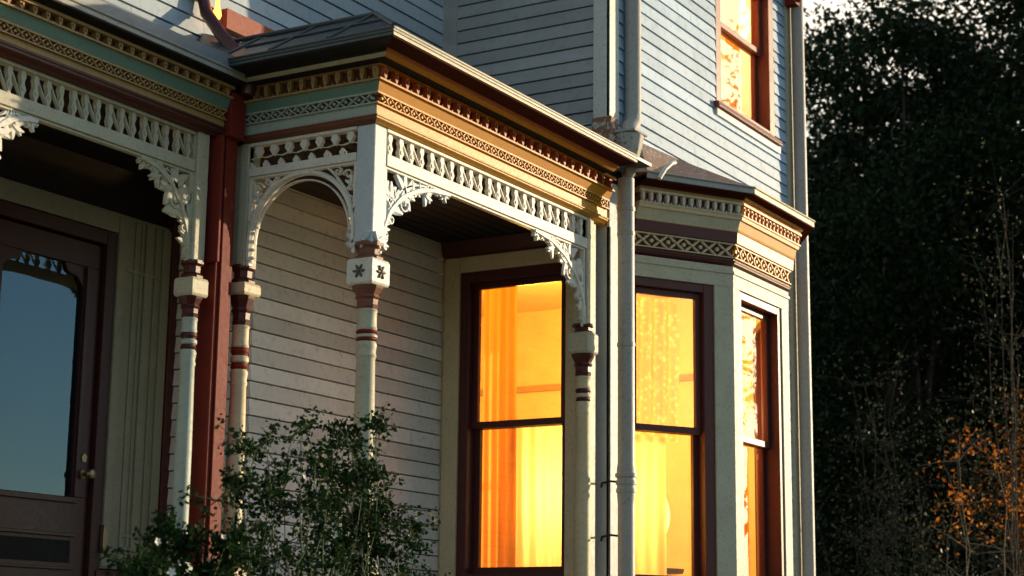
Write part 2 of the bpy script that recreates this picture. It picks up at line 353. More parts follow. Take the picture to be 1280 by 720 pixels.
# eave bracket at the wing corner
mb = MB(); mb.box((U9-.16, V0-.2, 5.36), (U9-.02, V0-.03, 5.62)); mb.box((U9-.13, V0-.13, 5.22), (U9-.05, V0-.032, 5.37)); mb.lathe((U9-.09, V0-.14), [(5.24,.005),(5.28,.04),(5.33,.045),(5.36,.02)], 12); mb.build('eave_bracket', 'oxblood', house)

# ------------------------------------------------------------------ windows
def window(F, w, parent, mid, wall_t=.1, trim=None, fr=.075, tm='cream', sash='maroon', jamb=.06, sill=True, name='window', rec=.045, jl=None, jr=None, st=.05):
    jl = jl or jamb; jr = jr or jamb
    """double-hung: trim on the wall, maroon frame, two sashes, panes"""
    s0, s1, z0, z1 = w
    root = empty(name, F.P((s0+s1)/2, z0, 0), parent); ox, oy, oz = root.location
    def bd(mb, nm, mat, **k):
        o = mb.build(nm, mat, root, **k); o.location = -root.location; return o
    mb = MB()   # frame, set in the opening and slightly proud
    for a in ((s0, s0+jl, z0, z1), (s1-jr, s1, z0, z1)): F.bar(mb, *a, -wall_t-.02, .012)
    F.bar(mb, s0+jl, s1-jr, z1-jamb, z1, -wall_t-.02, .010); F.bar(mb, s0+jl, s1-jr, z0, z0+.045, -wall_t-.02, .014)
    bd(mb, 'frame', sash, bevel=.004)
    if trim:
        tl, tr, tt = trim; mb = MB()
        if tl: F.bar(mb, s0-tl, s0, z0-.02, z1+tt, .001, .028)
        if tr: F.bar(mb, s1, s1+tr, z0-.02, z1+tt, .001, .028)
        if tt: F.bar(mb, s0+.001, s1-.001, z1, z1+tt, .001, .026)
        bd(mb, 'trim', tm, bevel=.003)
    i0, i1 = s0+jl, s1-jr; b = z0+.045; t = z1-jamb
    for nm, a, c, o in (('sash', mid-.018, t, -rec), ('sash', b, mid+.022, -rec-.042)):
        mb = MB()
        F.bar(mb, i0, i0+st, a, c, o-.036, o); F.bar(mb, i1-st, i1, a, c, o-.036, o)
        F.bar(mb, i0+st, i1-st, c-.042, c, o-.036, o-.001); F.bar(mb, i0+st, i1-st, a, a+.045, o-.036, o-.001)
        so = bd(mb, nm, sash, bevel=.003)
        mb = MB(); P = F.P
        mb.add([P(i0+st,a+.045,o-.018),P(i1-st,a+.045,o-.018),P(i1-st,c-.042,o-.018),P(i0+st,c-.042,o-.018)], [(0,1,2,3)])
        mb.build('pane', 'glass', so)
    if sill:
        mb = MB(); F.bar(mb, s0-.05, s1+.05, z0-.045, z0-.001, -wall_t+.005, .06, o1t=.05); bd(mb, 'sill', sash, bevel=.004)
    return root
window(Fw, winP, house, 1.46, trim=(.10, .12, .105), tm='cream', jamb=.07, jl=.03, jr=.07, st=.042)
window(Fc, winC, house, 1.44, trim=None, jamb=.06, rec=.03, sill=False, jl=.018, jr=.08, st=.04)
window(Fb, winB, house, 1.44, trim=None, jamb=.055, rec=.055, sill=False)
window(Fr, winR, house, 1.44, trim=None, jamb=.06, sill=False)
window(Ff, winU, house, 4.72, wall_t=.12, trim=None, jamb=.10, sash='window_red', rec=.05, sill=True)
mb = MB()
for F, w in ((Fc, winC), (Fb, winB), (Fr, winR)):   # pale trims round the bay windows, sill course
    F.bar(mb, w[1], F.L, -.2, 2.44, .0, .024, m1=tg if F is not Fr else 0)
    F.bar(mb, 0, w[0], -.2, 2.44, .0, .024, m0=tg if F is not Fc else 0)
    F.bar(mb, 0, F.L, 2.44, 2.582, .0, .026, m0=tg if F is not Fc else 0, m1=tg if F is not Fr else 0)
    F.bar(mb, 0, F.L, 2.53, 2.55, .026, .036, m0=tg if F is not Fc else 0, m1=tg if F is not Fr else 0)
mb.build('trim', 'cream_grey', house, bevel=.003)
mb = MB()
for F in (Fc, Fb, Fr): F.bar(mb, 0, F.L, .33, .399, .0, .07, m0=tg if F is not Fc else 0, m1=tg if F is not Fr else 0)
mb.build('sill', 'maroon', house, bevel=.004)
# pale reveal strip under the upper window
mb = MB(); Ff.bar(mb, 11.70, 12.93, 3.92, 3.974, .0, .03); mb.build('trim', 'white', house)

# ------------------------------------------------------------------ friezes and cornices
def lens(F, mb, s, z, w, h, o0, o1, n=8):
    F.poly(mb, [(s+w/2*math.cos(2*PI*k/n), z+h/2*math.sin(2*PI*k/n)) for k in range(n)], o0, o1)
def frieze(F, s0, s1, m0, m1, mats, zs, parent, step=.085, outs=(.085,.06,.045,.03,.055), flare=.012, strips=()):
    """dentil band, plain band, pierced lattice, flat band, moulding, from the top down"""
    A, B, Cc, D, E_ = mats; zT, z1, z2, z3, z4, zB = zs
    root = empty('frieze', F.P((s0+s1)/2, zB, 0), parent); off = -root.location
    def bd(mb, nm, mat, **k): o = mb.build(nm, mat, root, **k); o.location = off; return o
    mb = MB(); F.bar(mb, s0, s1, z1, zT, -.06, outs[0]-.03, m0, m1); F.bar(mb, s0, s1, z3, z2, -.06, outs[2]-.022, m0, m1); bd(mb, 'backing_board', 'darkred')
    mb = MB(); a, b = s0-m0*outs[0], s1+m1*outs[0]; n = max(2, int((b-a)/step)); st = (b-a)/n
    for k in range(n):
        c = a+(k+.5)*st; h = zT-z1; w = st*.34; g = outs[0]-.029; jw = random.uniform(.9, 1.1)
        F.poly(mb, [(c-w*.5*jw, zT-.004), (c-w*.5*jw, z1+h*.5), (c-w*.2, z1+h*.18), (c, z1+h*.06), (c+w*.2, z1+h*.18), (c+w*.5*jw, z1+h*.5), (c+w*.5*jw, zT-.004)], g, outs[0])
        lens(F, mb, c, z1+h*.62, w*.4, h*.3, outs[0], outs[0]+.008, 6)
        lens(F, mb, c+st*.5, z1+h*.2, w*.22, h*.22, g, outs[0]-.008, 6)
    bd(mb, 'dentils', A[1])
    mb = MB(); F.bar(mb, s0, s1, zT-.004, zT+.012, -.06, outs[0]+.012, m0, m1); F.bar(mb, s0, s1, z1-.004, z1+.006, -.06, outs[0]+.004, m0, m1); bd(mb, 'fillet', A[0])
    mb = MB(); F.bar(mb, s0, s1, z2+.004, z1-.004, -.06, outs[1]-flare, m0, m1, o1t=outs[1]+flare); bd(mb, 'plain_band', B)
    for za, zb_, oo, mt_ in strips:
        mb = MB(); F.bar(mb, s0, s1, za, zb_, 0, oo, m0, m1, o1t=oo+.006); bd(mb, 'strip_moulding', mt_)
    mb = MB(); h = z2-z3; n = max(2, int((s1-s0)/(h*1.25))); st = (s1-s0)/n; o = outs[2]
    for k in range(n):
        c = s0+(k+.5)*st+random.uniform(-.05,.05)*st; zc = (z2+z3)/2+random.uniform(-.03,.03)*h
        for q in range(4):
            an = PI/4+q*PI/2; F.stroke(mb, [(c+st*.07*math.cos(an), zc+h*.07*math.sin(an)), (c+st*.3*math.cos(an), zc+h*.3*math.sin(an)), (c+st*.5*math.cos(an)*1.25, zc+h*.5*math.sin(an)*1.25)], [st*.09, st*.16, st*.08], o-.022, o)
        lens(F, mb, c, zc, st*.2, h*.2, o-.02, o+.006, 6)
        lens(F, mb, c-st*.5, zc, st*.2, h*.3, o-.022, o, 6)
    F.bar(mb, s0, s1, z2-.006, z2+.004, -.06, o+.004, m0, m1); F.bar(mb, s0, s1, z3-.002, z3+.005, -.06, o+.004, m0, m1)
    bd(mb, 'pierced_lattice', Cc)
    mb = MB(); F.bar(mb, s0, s1, z4, z3-.002, -.06, outs[3], m0, m1); bd(mb, 'flat_band', D)
    mb = MB()
    hh = (z4-zB)
    for q, (a0, a1, oo, ot) in enumerate(((0,.22,.0,.008),(.22,.5,.010,.026),(.5,.78,.026,.026),(.78,1,.034,.034))):
        F.bar(mb, s0, s1, zB+hh*a0, zB+hh*a1-(.0015 if q < 3 else 0), -.06, oo+.01, m0, m1, o1t=ot+.012)
    bd(mb, 'moulding', E_)
    return root
ZS = (2.99, 2.913, 2.857, 2.798, 2.738, 2.705); ZL = (2.955, 2.905, 2.84, 2.785, 2.745, 2.69)
LG = UB-U0-.003
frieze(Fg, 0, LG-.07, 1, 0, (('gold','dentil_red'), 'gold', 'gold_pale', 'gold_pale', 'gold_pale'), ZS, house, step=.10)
frieze(Fs, 0, V1-V0-.02, 1, 0, (('tan','tan'), 'green', 'sage', 'sage', 'brown'), ZS, house, step=.075)
frieze(Fl, 5.0, 7.165, 0, 0, (('tan','tan'), 'green', 'tan', 'tan', 'maroon'), ZL, house, step=.083)
ZB = (3.0, 2.925, 2.735, 2.64, 2.622, 2.583); OB = (.115, .07, .045, .03, .04)
bs = lambda a, b_: ((2.742, 2.815, .062, a), (2.818, 2.832, .072, b_), (2.895, 2.921, .105, b_))
frieze(Fc, 0, dl, 0, tg, (('cream','white'), 'cream_grey', 'cream', 'maroon', 'maroon'), ZB, house, step=.062, outs=OB, flare=.03, strips=bs('maroon', 'cream'))
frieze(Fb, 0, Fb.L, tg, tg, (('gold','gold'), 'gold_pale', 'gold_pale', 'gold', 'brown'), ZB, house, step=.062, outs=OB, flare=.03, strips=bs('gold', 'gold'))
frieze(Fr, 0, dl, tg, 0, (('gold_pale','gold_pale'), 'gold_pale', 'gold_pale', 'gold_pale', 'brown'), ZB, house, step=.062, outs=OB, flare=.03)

def cornice(F, s0, s1, m0, m1, z, ov, mats, parent, gut='pipe', gb=.04, gt=.075):
    """inner soffit, two fine mouldings, outer soffit and a gutter with a rounded lip"""
    sf, st1, st2, inner = mats; a_ = gb-.008
    mb = MB(); F.bar(mb, s0, s1, z+a_, z+gb-.0005, -.06, ov*.97, m0, m1); mb.build('soffit', sf, parent)
    mb = MB(); F.bar(mb, s0, s1, z+a_*.62, z+a_-.0005, .0, ov*.60, m0, m1, o1t=ov*.63); mb.build('cornice_moulding', st1, parent)
    mb = MB(); F.bar(mb, s0, s1, z+a_*.12, z+a_*.6, .0, ov*.50, m0, m1, o1t=ov*.56); mb.build('cornice_moulding', st2, parent)
    mb = MB(); F.bar(mb, s0, s1, z+.0005, z+a_*.115, -.06, ov*.48, m0, m1); mb.build('soffit', inner, parent)
    root = empty('gutter', F.P(s0, z, ov), parent); off = -root.location
    mb = MB(); F.bar(mb, s0, s1, z+gb, z+gt, ov*.90, ov*.995, m0, m1, o1t=ov*.975); o = mb.build('gutter_face', gut, root, bevel=.003); o.location = off
    mb = MB(); mb.tube([F.P(s0-m0*ov*1.0, z+gt+.004, ov*1.0), F.P(s1+m1*ov*1.0, z+gt+.004, ov*1.0)], .007, 8); o = mb.build('gutter_lip', gut, root); o.location = off
    mb = MB(); F.bar(mb, s0, s1, z+gt-.012, z+gt-.004, .0, ov*.89, m0, m1); mb.build('eave_deck', 'maroon', parent)
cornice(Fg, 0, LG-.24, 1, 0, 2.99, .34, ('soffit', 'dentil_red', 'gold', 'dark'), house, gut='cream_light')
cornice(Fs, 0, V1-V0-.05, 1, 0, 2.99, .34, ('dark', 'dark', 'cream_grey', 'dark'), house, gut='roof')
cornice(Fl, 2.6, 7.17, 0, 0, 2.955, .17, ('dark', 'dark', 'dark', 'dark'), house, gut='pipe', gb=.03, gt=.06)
cornice(Fc, 0, dl, 0, tg, 3.0, .22, ('soffit', 'soffit', 'tan', 'soffit'), house, gut='pipe', gb=.06, gt=.10)
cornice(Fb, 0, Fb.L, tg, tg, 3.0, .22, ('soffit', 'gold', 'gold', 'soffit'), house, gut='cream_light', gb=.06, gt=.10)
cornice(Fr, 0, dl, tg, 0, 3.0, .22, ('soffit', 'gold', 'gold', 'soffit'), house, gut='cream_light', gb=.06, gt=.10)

# porch roofs
ov = .34; e0 = 3.07
mb = MB(); p = math.tan(math.radians(33)); rn = .40; zt = e0+rn*p
x0, y0 = U0-ov, V0-ov
mb.add([(x0,y0,e0),(UB-.05,y0,e0),(UB-.05,y0+rn,zt),(x0+rn,y0+rn,zt),(x0,V1-.1,e0),(x0+rn,V1+.1,zt),(x0+rn,V2-.02,zt+.10),(UB-.05,V2-.02,zt+.12),(x0,V2-.02,e0),
        (x0,y0,e0-.02),(UB-.05,y0,e0-.02),(x0,V2-.02,e0-.02),(UB-.05,V2-.02,e0-.02)],
       [(0,1,2,3),(0,3,5,4),(4,5,6,8),(3,2,7,6,5),(9,10,12,11),(0,9,10,1),(0,8,11,9)])
mb.build('porch_roof', 'roof', house)
mb = MB()   # standing seams and hip roll
def slope(u, v): return (x0+u, v, e0+u*p+.006)
for v in (y0+.42, y0+.80, y0+1.18): mb.tube([slope(.01, v), slope(rn, v)], .008, 6)
mb.tube([(x0,y0,e0+.006),(x0+rn,y0+rn,zt+.008)], .016, 8); mb.tube([(x0+rn,y0+rn,zt+.006),(x0+rn,V2-.02,zt+.02)], .014, 8)
mb.tube([(x0+rn*.52,y0+rn*.52,e0+rn*.52*p+.008),(x0+rn*.52,V1-.1,e0+rn*.52*p+.008)], .007, 6)
mb.build('roof_seams', 'roof', house)
mb = MB(); Fw.bar(mb, V0+.12, V2-.1, e0+.06, e0+.30, .0265, .035); mb.build('flashing', 'maroon', house)
mb = MB()
q = math.tan(math.radians(33)); r0 = V1-.165
mb.add([(2.4,r0,3.022),(7.12,r0,3.022),(7.3,V2-.02,3.022+(V2-.02-r0)*q),(2.4,V2-.02,3.022+(V2-.02-r0)*q),(2.4,V2-.02,3.0),(7.3,V2-.02,3.0),(2.4,r0,3.0),(7.12,r0,3.1)], [(0,1,2,3),(1,7,5,2),(0,6,7,1),(6,4,5,7)])
mb.build('porch_roof', 'roof_pale', house)
mb = MB(); Fm.bar(mb, 2.6, 7.34, 3.60, 3.70, .02, .045); mb.build('flashing', 'maroon', house)
mb = MB(); Fm.bar(mb, 7.56, 8.02, 3.50, 3.62, .02, .06); mb.build('flashing', 'terracotta', house)
mb = MB(); mb.tube([(7.42, 6.08, 3.27), (7.93, V2-.04, 3.56)], .013, 8); mb.build('flashing', 'white', house)
# bay roof
mb = MB(); eb = 3.10; o_ = .215
def cr(F, s, m): return F.P(s+m*o_, eb, o_)
a0 = Fc.P(0, eb, o_); a1 = cr(Fc, dl, tg); a2 = cr(Fb, Fb.L, tg); a3 = Fr.P(dl, eb, o_); zb = 3.38
mb.add([a0, a1, a2, a3, (C0[0]+.10, V0-.02, zb), (C1[0]+.05, V0-.02, zb+.03), (C2[0]-.05, V0-.02, zb+.03), (C3[0]-.1, V0-.02, zb), (C0[0]-.2, V0-.02, eb), (C3[0]+.2, V0-.02, eb)],
       [(0,1,5,4),(1,2,6,5),(2,3,7,6),(0,4,8),(3,9,7),(8,9,3,2,1,0)])
mb.build('bay_roof', 'roof_rust', house)

# ------------------------------------------------------------------ porch ceilings
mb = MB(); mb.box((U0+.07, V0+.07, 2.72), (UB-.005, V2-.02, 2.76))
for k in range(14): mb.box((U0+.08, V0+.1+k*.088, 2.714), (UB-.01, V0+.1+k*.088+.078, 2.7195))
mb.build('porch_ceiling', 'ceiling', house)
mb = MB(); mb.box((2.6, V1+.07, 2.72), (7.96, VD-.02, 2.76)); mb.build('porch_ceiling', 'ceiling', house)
mb = MB(); Fw.bar(mb, V0+.1, V2-.02, 2.62, 2.71, .001, .04, o1t=.07); Fw.bar(mb, V0+.1, V2-.02, 2.585, 2.6195, .001, .025); mb.build('ceiling_moulding', 'maroon', house)

# ------------------------------------------------------------------ columns
def sq(mb, c, h, z0, z1, h2=None):
    h2 = h if h2 is None else h2
    mb.hexa([(c[0]-h,c[1]-h,z0),(c[0]+h,c[1]-h,z0),(c[0]+h,c[1]+h,z0),(c[0]-h,c[1]+h,z0),(c[0]-h2,c[1]-h2,z1),(c[0]+h2,c[1]-h2,z1),(c[0]+h2,c[1]+h2,z1),(c[0]-h2,c[1]+h2,z1)])
def column(c, zz, mats, hp=.055, label=None, rosette=True, side='white'):
    """zz: post bottom, block top, block bottom, neck bottom, drum bottom, shaft top"""
    zp, zbt, zbb, zn, zd, zs = zz
    root = empty('column', (c[0], c[1], FL), house); off = -root.location
    if label: root['label'] = label
    def bd(mb, nm, mat, **k): o = mb.build(nm, mat, root, **k); o.location = off; return o
    P_, K, B_, NK, R1, S_ = mats
    mb = MB(); sq(mb, c, hp, zp, 2.703); bd(mb, 'post', P_, bevel=.008)
    mb = MB(); h = zp-zbt
    mb.lathe(c, [(zbt, hp*1.35), (zbt+h*.15, hp*1.38), (zbt+h*.35, hp*1.0), (zbt+h*.75, hp*1.05), (zbt+h*.9, hp*1.4), (zp+.01, hp*1.42)], 8, PI/8); bd(mb, 'collar', K)
    mb = MB(); sq(mb, c, hp*1.28, zbb, zbb+.012, hp*1.42); sq(mb, c, hp*1.42, zbb+.012, zbt-.012); sq(mb, c, hp*1.42, zbt-.012, zbt, hp*1.3); blk = bd(mb, 'capital_block', B_, bevel=.003)
    if rosette:
        mb = MB(); zc = (zbt+zbb)/2; r = (zbt-zbb)*.27
        for F in (Face((c[0], c[1]), (1,0), (0,-1)), Face((c[0], c[1]), (0,1), (-1,0))):
            o = hp*1.42
            for k in range(6):
                a = k*PI/3; F.stroke(mb, [(r*.25*math.cos(a), zc+r*.25*math.sin(a)), (r*.65*math.cos(a), zc+r*.65*math.sin(a)), (r*math.cos(a), zc+r*math.sin(a))], [.008, r*.5, .006], o-.002, o+.009)
            F.poly(mb, [(r*.2*math.cos(a), zc+r*.2*math.sin(a)) for a in [k*PI/4 for k in range(8)]], o-.002, o+.013)
            mb.build('rosette', 'drab_dark', blk); mb = MB()
    mb = MB(); h = zbb-zn
    mb.lathe(c, [(zn, hp*.92), (zn+h*.12, hp*1.05), (zn+h*.2, hp*.95), (zn+h*.42, hp*1.0), (zn+h*.5, hp*1.2), (zn+h*.62, hp*1.05), (zn+h*.9, hp*1.42), (zbb, hp*1.5)], 8, PI/8); bd(mb, 'neck', NK)
    mb = MB(); mb.lathe(c, [(zd, hp*.9), (zd+.01, hp*.97), (zd+.02, hp*.9), (zn-.02, hp*.9), (zn-.008, hp*.98), (zn, hp*.9)], 20); bd(mb, 'drum', S_, smooth=True)
    mb = MB(); g = (zd-zs); mb.lathe(c, [(zs, hp*.8), (zs+g*.12, hp*.97), (zs+g*.22, hp*.85), (zs+g*.7, hp*.85), (zs+g*.8, hp*1.0), (zd, hp*.9)], 20); bd(mb, 'ring', R1, smooth=True)
    mb = MB(); mb.lathe(c, [(zs+g*.3, hp*.88), (zs+g*.36, hp*1.0), (zs+g*.55, hp*1.0), (zs+g*.62, hp*.88)], 20); bd(mb, 'ring', S_, smooth=True)
    mb = MB(); mb.lathe(c, [(.42, hp*.97), (.5, hp*.99), (1.0, hp*.98), (zs-.09, hp*.85), (zs-.075, hp*.97), (zs-.055, hp*.86), (zs-.03, hp*.95), (zs-.015, hp*.98), (zs, hp*.85)], 24); bd(mb, 'shaft', S_, smooth=True)
    mb = MB(); sq(mb, c, hp*1.25, FL, .40); sq(mb, c, hp*1.3, .40, .42, hp); bd(mb, 'column_base', S_, bevel=.006)
    return root
cM = (U0+.057, V0+.057)
column(cM, (2.06,1.98,1.84,1.72,1.61,1.55), ('pale_blue','brown','white','brown','oxblood','cream_grey'), .057, 'pale column with red-brown neck at the outer corner of the porch')
column((U0+.05, V1-.005), (2.02,1.93,1.86,1.70,1.58,1.46), ('cream_grey','maroon','cream','maroon','oxblood','cream'), .05, 'cream column with oxblood band beside the red corner post', rosette=False)
column((7.055, V1+.05), (1.985,1.90,1.80,1.69,1.61,1.52), ('cream_grey','maroon','cream_grey','maroon','maroon','sage'), .045, 'shaded slim column on the left of the red corner post', rosette=False)
column((UB-.24, V0+.05), (2.01,1.965,1.83,1.69,1.61,1.53), ('cream_grey','maroon','cream_grey','maroon','maroon','cream'), .05, 'slim cream column at the window end of the porch', rosette=False)
for u in (5.43, 3.85): column((u, V1+.05), (1.985,1.90,1.80,1.69,1.61,1.52), ('cream_grey','maroon','cream_grey','maroon','maroon','sage'), .045, rosette=False)
# red corner post between the two porches
mb = MB(); mb.box((7.16, V1-.02, FL), (7.30, V1+.12, 3.0)); mb.build('corner_post', 'oxblood', house, bevel=.006)
mb = MB(); mb.box((7.168, V1-.075, 2.70), (7.29, V1-.021, 2.95)); mb.box((7.135, V1-.05, 2.0), (7.155, V1+.04, 2.70)); mb.box((7.19, V1-.034, FL), (7.26, V1-.021, 2.7)); mb.build('corner_post_moulding', 'oxblood', house, bevel=.004)

# ------------------------------------------------------------------ fretwork valances
def valance(F, s0, s1, zt, zo, zb, kind, mat, parent, step=.05, o0=-.035, o1=-.012, seed=0):
    R_ = random.Random(seed); root = empty('fretwork_valance', F.P((s0+s1)/2, zb, 0), parent); off = -root.location
    mb = MB(); F.bar(mb, s0, s1, zt-.018, zt, o0-.012, o1+.014); F.bar(mb, s0, s1, zb, zo, o0-.014, o1+.016); F.bar(mb, s0, s1, zb-.014, zb-.001, o0-.004, o1+.004)
    o = mb.build('rail', mat, root, bevel=.003); o.location = off
    mb = MB(); a, b = zo, zt-.018; h = b-a; n = int((s1-s0)/step); st = (s1-s0)/n; jj = .0
    for k in range(n):
        c = s0+(k+.5)*st; j = R_.uniform(-.003, .003)
        if kind == 'vase':
            F.poly(mb, [(c-st*.14,a),(c+st*.14,a),(c+st*.10,a+h*.12),(c+st*.24+j,a+h*.34),(c+st*.12,a+h*.52),(c+st*.10,a+h*.60),(c+st*.2+j,a+h*.80),(c+st*.14,b),(c-st*.14,b),(c-st*.2+j,a+h*.80),(c-st*.10,a+h*.60),(c-st*.12,a+h*.52),(c-st*.24+j,a+h*.34),(c-st*.10,a+h*.12)], o0, o1)
            lens(F, mb, c, a+h*.36, st*.22, h*.2, o1, o1+.005, 6)
            if k % 3: F.stroke(mb, [(c+st*.12,b-h*.08),(c+st*.5,a+h*.5),(c+st*.88,a+h*.08)], [.006,.013,.006], o0+.004, o1-.003)
        else:
            for (zc, hh, w) in ((b-h*.24, h*.56, .40), (a+h*.16, h*.36, .30)):
                q = c if w == .40 else c+st*.5
                F.poly(mb, [(q-st*w*.35+j, zc+hh*.5*(1 if w==.40 else -1)), (q-st*w*.6, zc), (q, zc-hh*.5*(1 if w==.40 else -1)), (q+st*w*.6, zc), (q+st*w*.35, zc+hh*.5*(1 if w==.40 else -1))], o0, o1)
            F.stroke(mb, [(c-st*.5,a+h*.46),(c,a+h*.54),(c+st*.5,a+h*.46)], .006, o0+.006, o1-.004)
    o = mb.build('fretwork', mat, root); o.location = off
    return root
uR = UB-.24
valance(Fg, .115, uR-U0-.05, 2.703, 2.565, 2.50, 'vase', 'white', house, .098, seed=1)
valance(Fs, .115, V1-V0-.055, 2.703, 2.56, 2.515, 'drop', 'white', house, .10, seed=2)
valance(Fl, 5.48, 7.005, 2.69, 2.535, 2.47, 'vase', 'cream_grey', house, .082, o0=-.06, o1=-.035, seed=3)
valance(Fl, 3.90, 5.38, 2.69, 2.535, 2.47, 'vase', 'cream_grey', house, .082, o0=-.06, o1=-.035, seed=4)
# end stiles beside the columns
def stile(F, s0, s1, z0, z1, mat, o0, o1):
    mb = MB(); F.bar(mb, s0, s1, z0, z1, o0, o1); mb.build('stile', mat, house, bevel=.003)
stile(Fg, uR-U0-.05, uR-U0+.0, 2.02, 2.703, 'cream_grey', -.046, .006)
stile(Fg, uR-U0+.051, uR-U0+.13, .42, 2.703, 'cream_grey', -.07, -.03)
stile(Fs, V1-V0-.055, V1-V0-.0, 2.02, 2.703, 'cream_grey', -.04, .008)
stile(Fl, 7.005, 7.10, 1.99, 2.69, 'cream_grey', -.07, -.03)

# ------------------------------------------------------------------ lace brackets
def spiral(cx, cz, r, a0, turns, n=16, sgn=1):
    return [(cx+r*(1-.82*i/n)*math.cos(a0+sgn*2*PI*turns*i/n), cz+r*(1-.82*i/n)*math.sin(a0+sgn*2*PI*turns*i/n)) for i in range(n+1)]
def leaf_cluster(F, mb, cx, cz, r, a0, spread, n, o, flip=1, curl=.35):
    for k in range(n):
        a = a0+spread*(k/(n-1)-.5); pts = []; w = []
        for i in range(7):
            t = i/6; aa = a+curl*t*(1 if k % 2 else -1); pts.append((cx+flip*r*t*math.cos(aa), cz+r*t*math.sin(aa))); w.append(r*(.10+.42*math.sin(PI*min(1, t*.9+.08))))
        F.stroke(mb, pts, w, o, o+.018+.006*(k % 2))
def bracket(F, s, zt, w, h, flip, mat, o0=-.04, seed=0, fill=1, par=None, label=None):
    """cast lace bracket: a main rib sweeping from the post to the rail, scrolls, leaves and crockets"""
    R_ = random.Random(seed); mb = MB(); X = lambda x: s+flip*x; o1 = o0+.03
    rib = []; wd = []
    for i in range(21):
        t = i/20; x = w*(t**1.9); z = zt-h*(1-t**.62); x = w*(1-math.cos(t*PI/2))**1.05; z = zt-h*(1-math.sin(t*PI/2))-.012
        rib.append((X(x), z)); wd.append(.030+.016*math.sin(t*PI*5)**2)
    F.stroke(mb, rib, wd, o0, o1+.006)
    inner = [(X(w*(1-math.cos(t*PI/2))*.62+.02), zt-.02-h*.8*(1-math.sin(t*PI/2))) for t in [i/12 for i in range(13)]]
    F.stroke(mb, inner, .016, o0+.004, o1)
    for i, t in enumerate((.04,.12,.22,.33,.45,.57,.68,.79,.9,.98)):     # crockets on the open side of the rib
        x = w*(1-math.cos(t*PI/2))**1.05; z = zt-h*(1-math.sin(t*PI/2))-.018
        nx, nz = math.cos(t*PI/2)*.6+.35, -math.sin(t*PI/2)*.8-.2
        r = R_.uniform(.016, .028)
        leaf_cluster(F, mb, X(x), z, r*1.5, math.atan2(nz, nx), 1.5, 3, o0+.004, flip)
    leaf_cluster(F, mb, X(.05*w+.02), zt-h*.50, h*.34, 1.1, 1.7, 7, o0+.004, flip)
    leaf_cluster(F, mb, X(.30*w), zt-h*.24, h*.27, .7, 2.6, 8, o0+.006, flip)
    leaf_cluster(F, mb, X(.62*w), zt-.06, h*.17, .1, 2.4, 7, o0+.006, flip)
    leaf_cluster(F, mb, X(.93*w), zt-.03, h*.09, -.9, 2.6, 5, o0+.004, flip)
    for q in range(9):
        t = .15+.09*q; x = w*(1-math.cos(t*PI/2))*.80; z = zt-.03-h*.9*(1-math.sin(t*PI/2)); leaf_cluster(F, mb, X(x), z, h*R_.uniform(.09,.14), R_.uniform(.6,2.4), 1.6, 3, o0+.008, flip)
    leaf_cluster(F, mb, X(.01), zt-h*.86, h*.17, 1.2, 1.0, 4, o0+.004, flip)
    for cx, cz, r, a0, tn in ((.12,.30,.11,2.5,1.1),(.30,.40,.09,.3,-1.2),(.46,.17,.085,1.2,1.15),(.12,.66,.07,2.,1.1),(.72,.07,.05,0,1.1)):
        pts = spiral(cx*w, -cz*h, r*(w+h)/2, a0, abs(tn), 14, 1 if tn > 0 else -1); F.stroke(mb, [(X(x), zt+z) for x, z in pts], .013, o0+.004, o1)
    F.bar(mb, min(X(0), X(.022)), max(X(0), X(.022)), zt-h, zt, o0, o1)
    o = mb.build('lace_bracket', mat, par or house)
    if label: o['label'] = label
    return o
zr_ = 2.487
bracket(Fg, .115, zr_+.01, .64, .41, 1, 'pale_blue', seed=1)
bracket(Fg, uR-U0-.05, zr_+.01, .64, .47, -1, 'white', seed=2)
bracket(Fl, 7.005, 2.462, .40, .46, -1, 'cream_grey', o0=-.062, seed=3)
bracket(Fl, 5.48, 2.462, .40, .46, 1, 'white', o0=-.062, seed=4)
bracket(Fl, 5.38, 2.462, .40, .46, -1, 'cream_grey', o0=-.062, seed=5)
# foot scrolls of the corner post
mb = MB()
for F, fl in ((Fg, 1), (Fs, 1)):
    leaf_cluster(F, mb, .115, 2.10, .075, .2, 2.6, 7, -.045, fl); leaf_cluster(F, mb, .03, 2.075, .05, 0.6, 2.2, 4, -.004, fl)
    leaf_cluster(F, mb, .11, 2.085, .05, -.9, 2.0, 4, -.03, fl)
mb.build('foot_scroll', 'pale_blue', house)
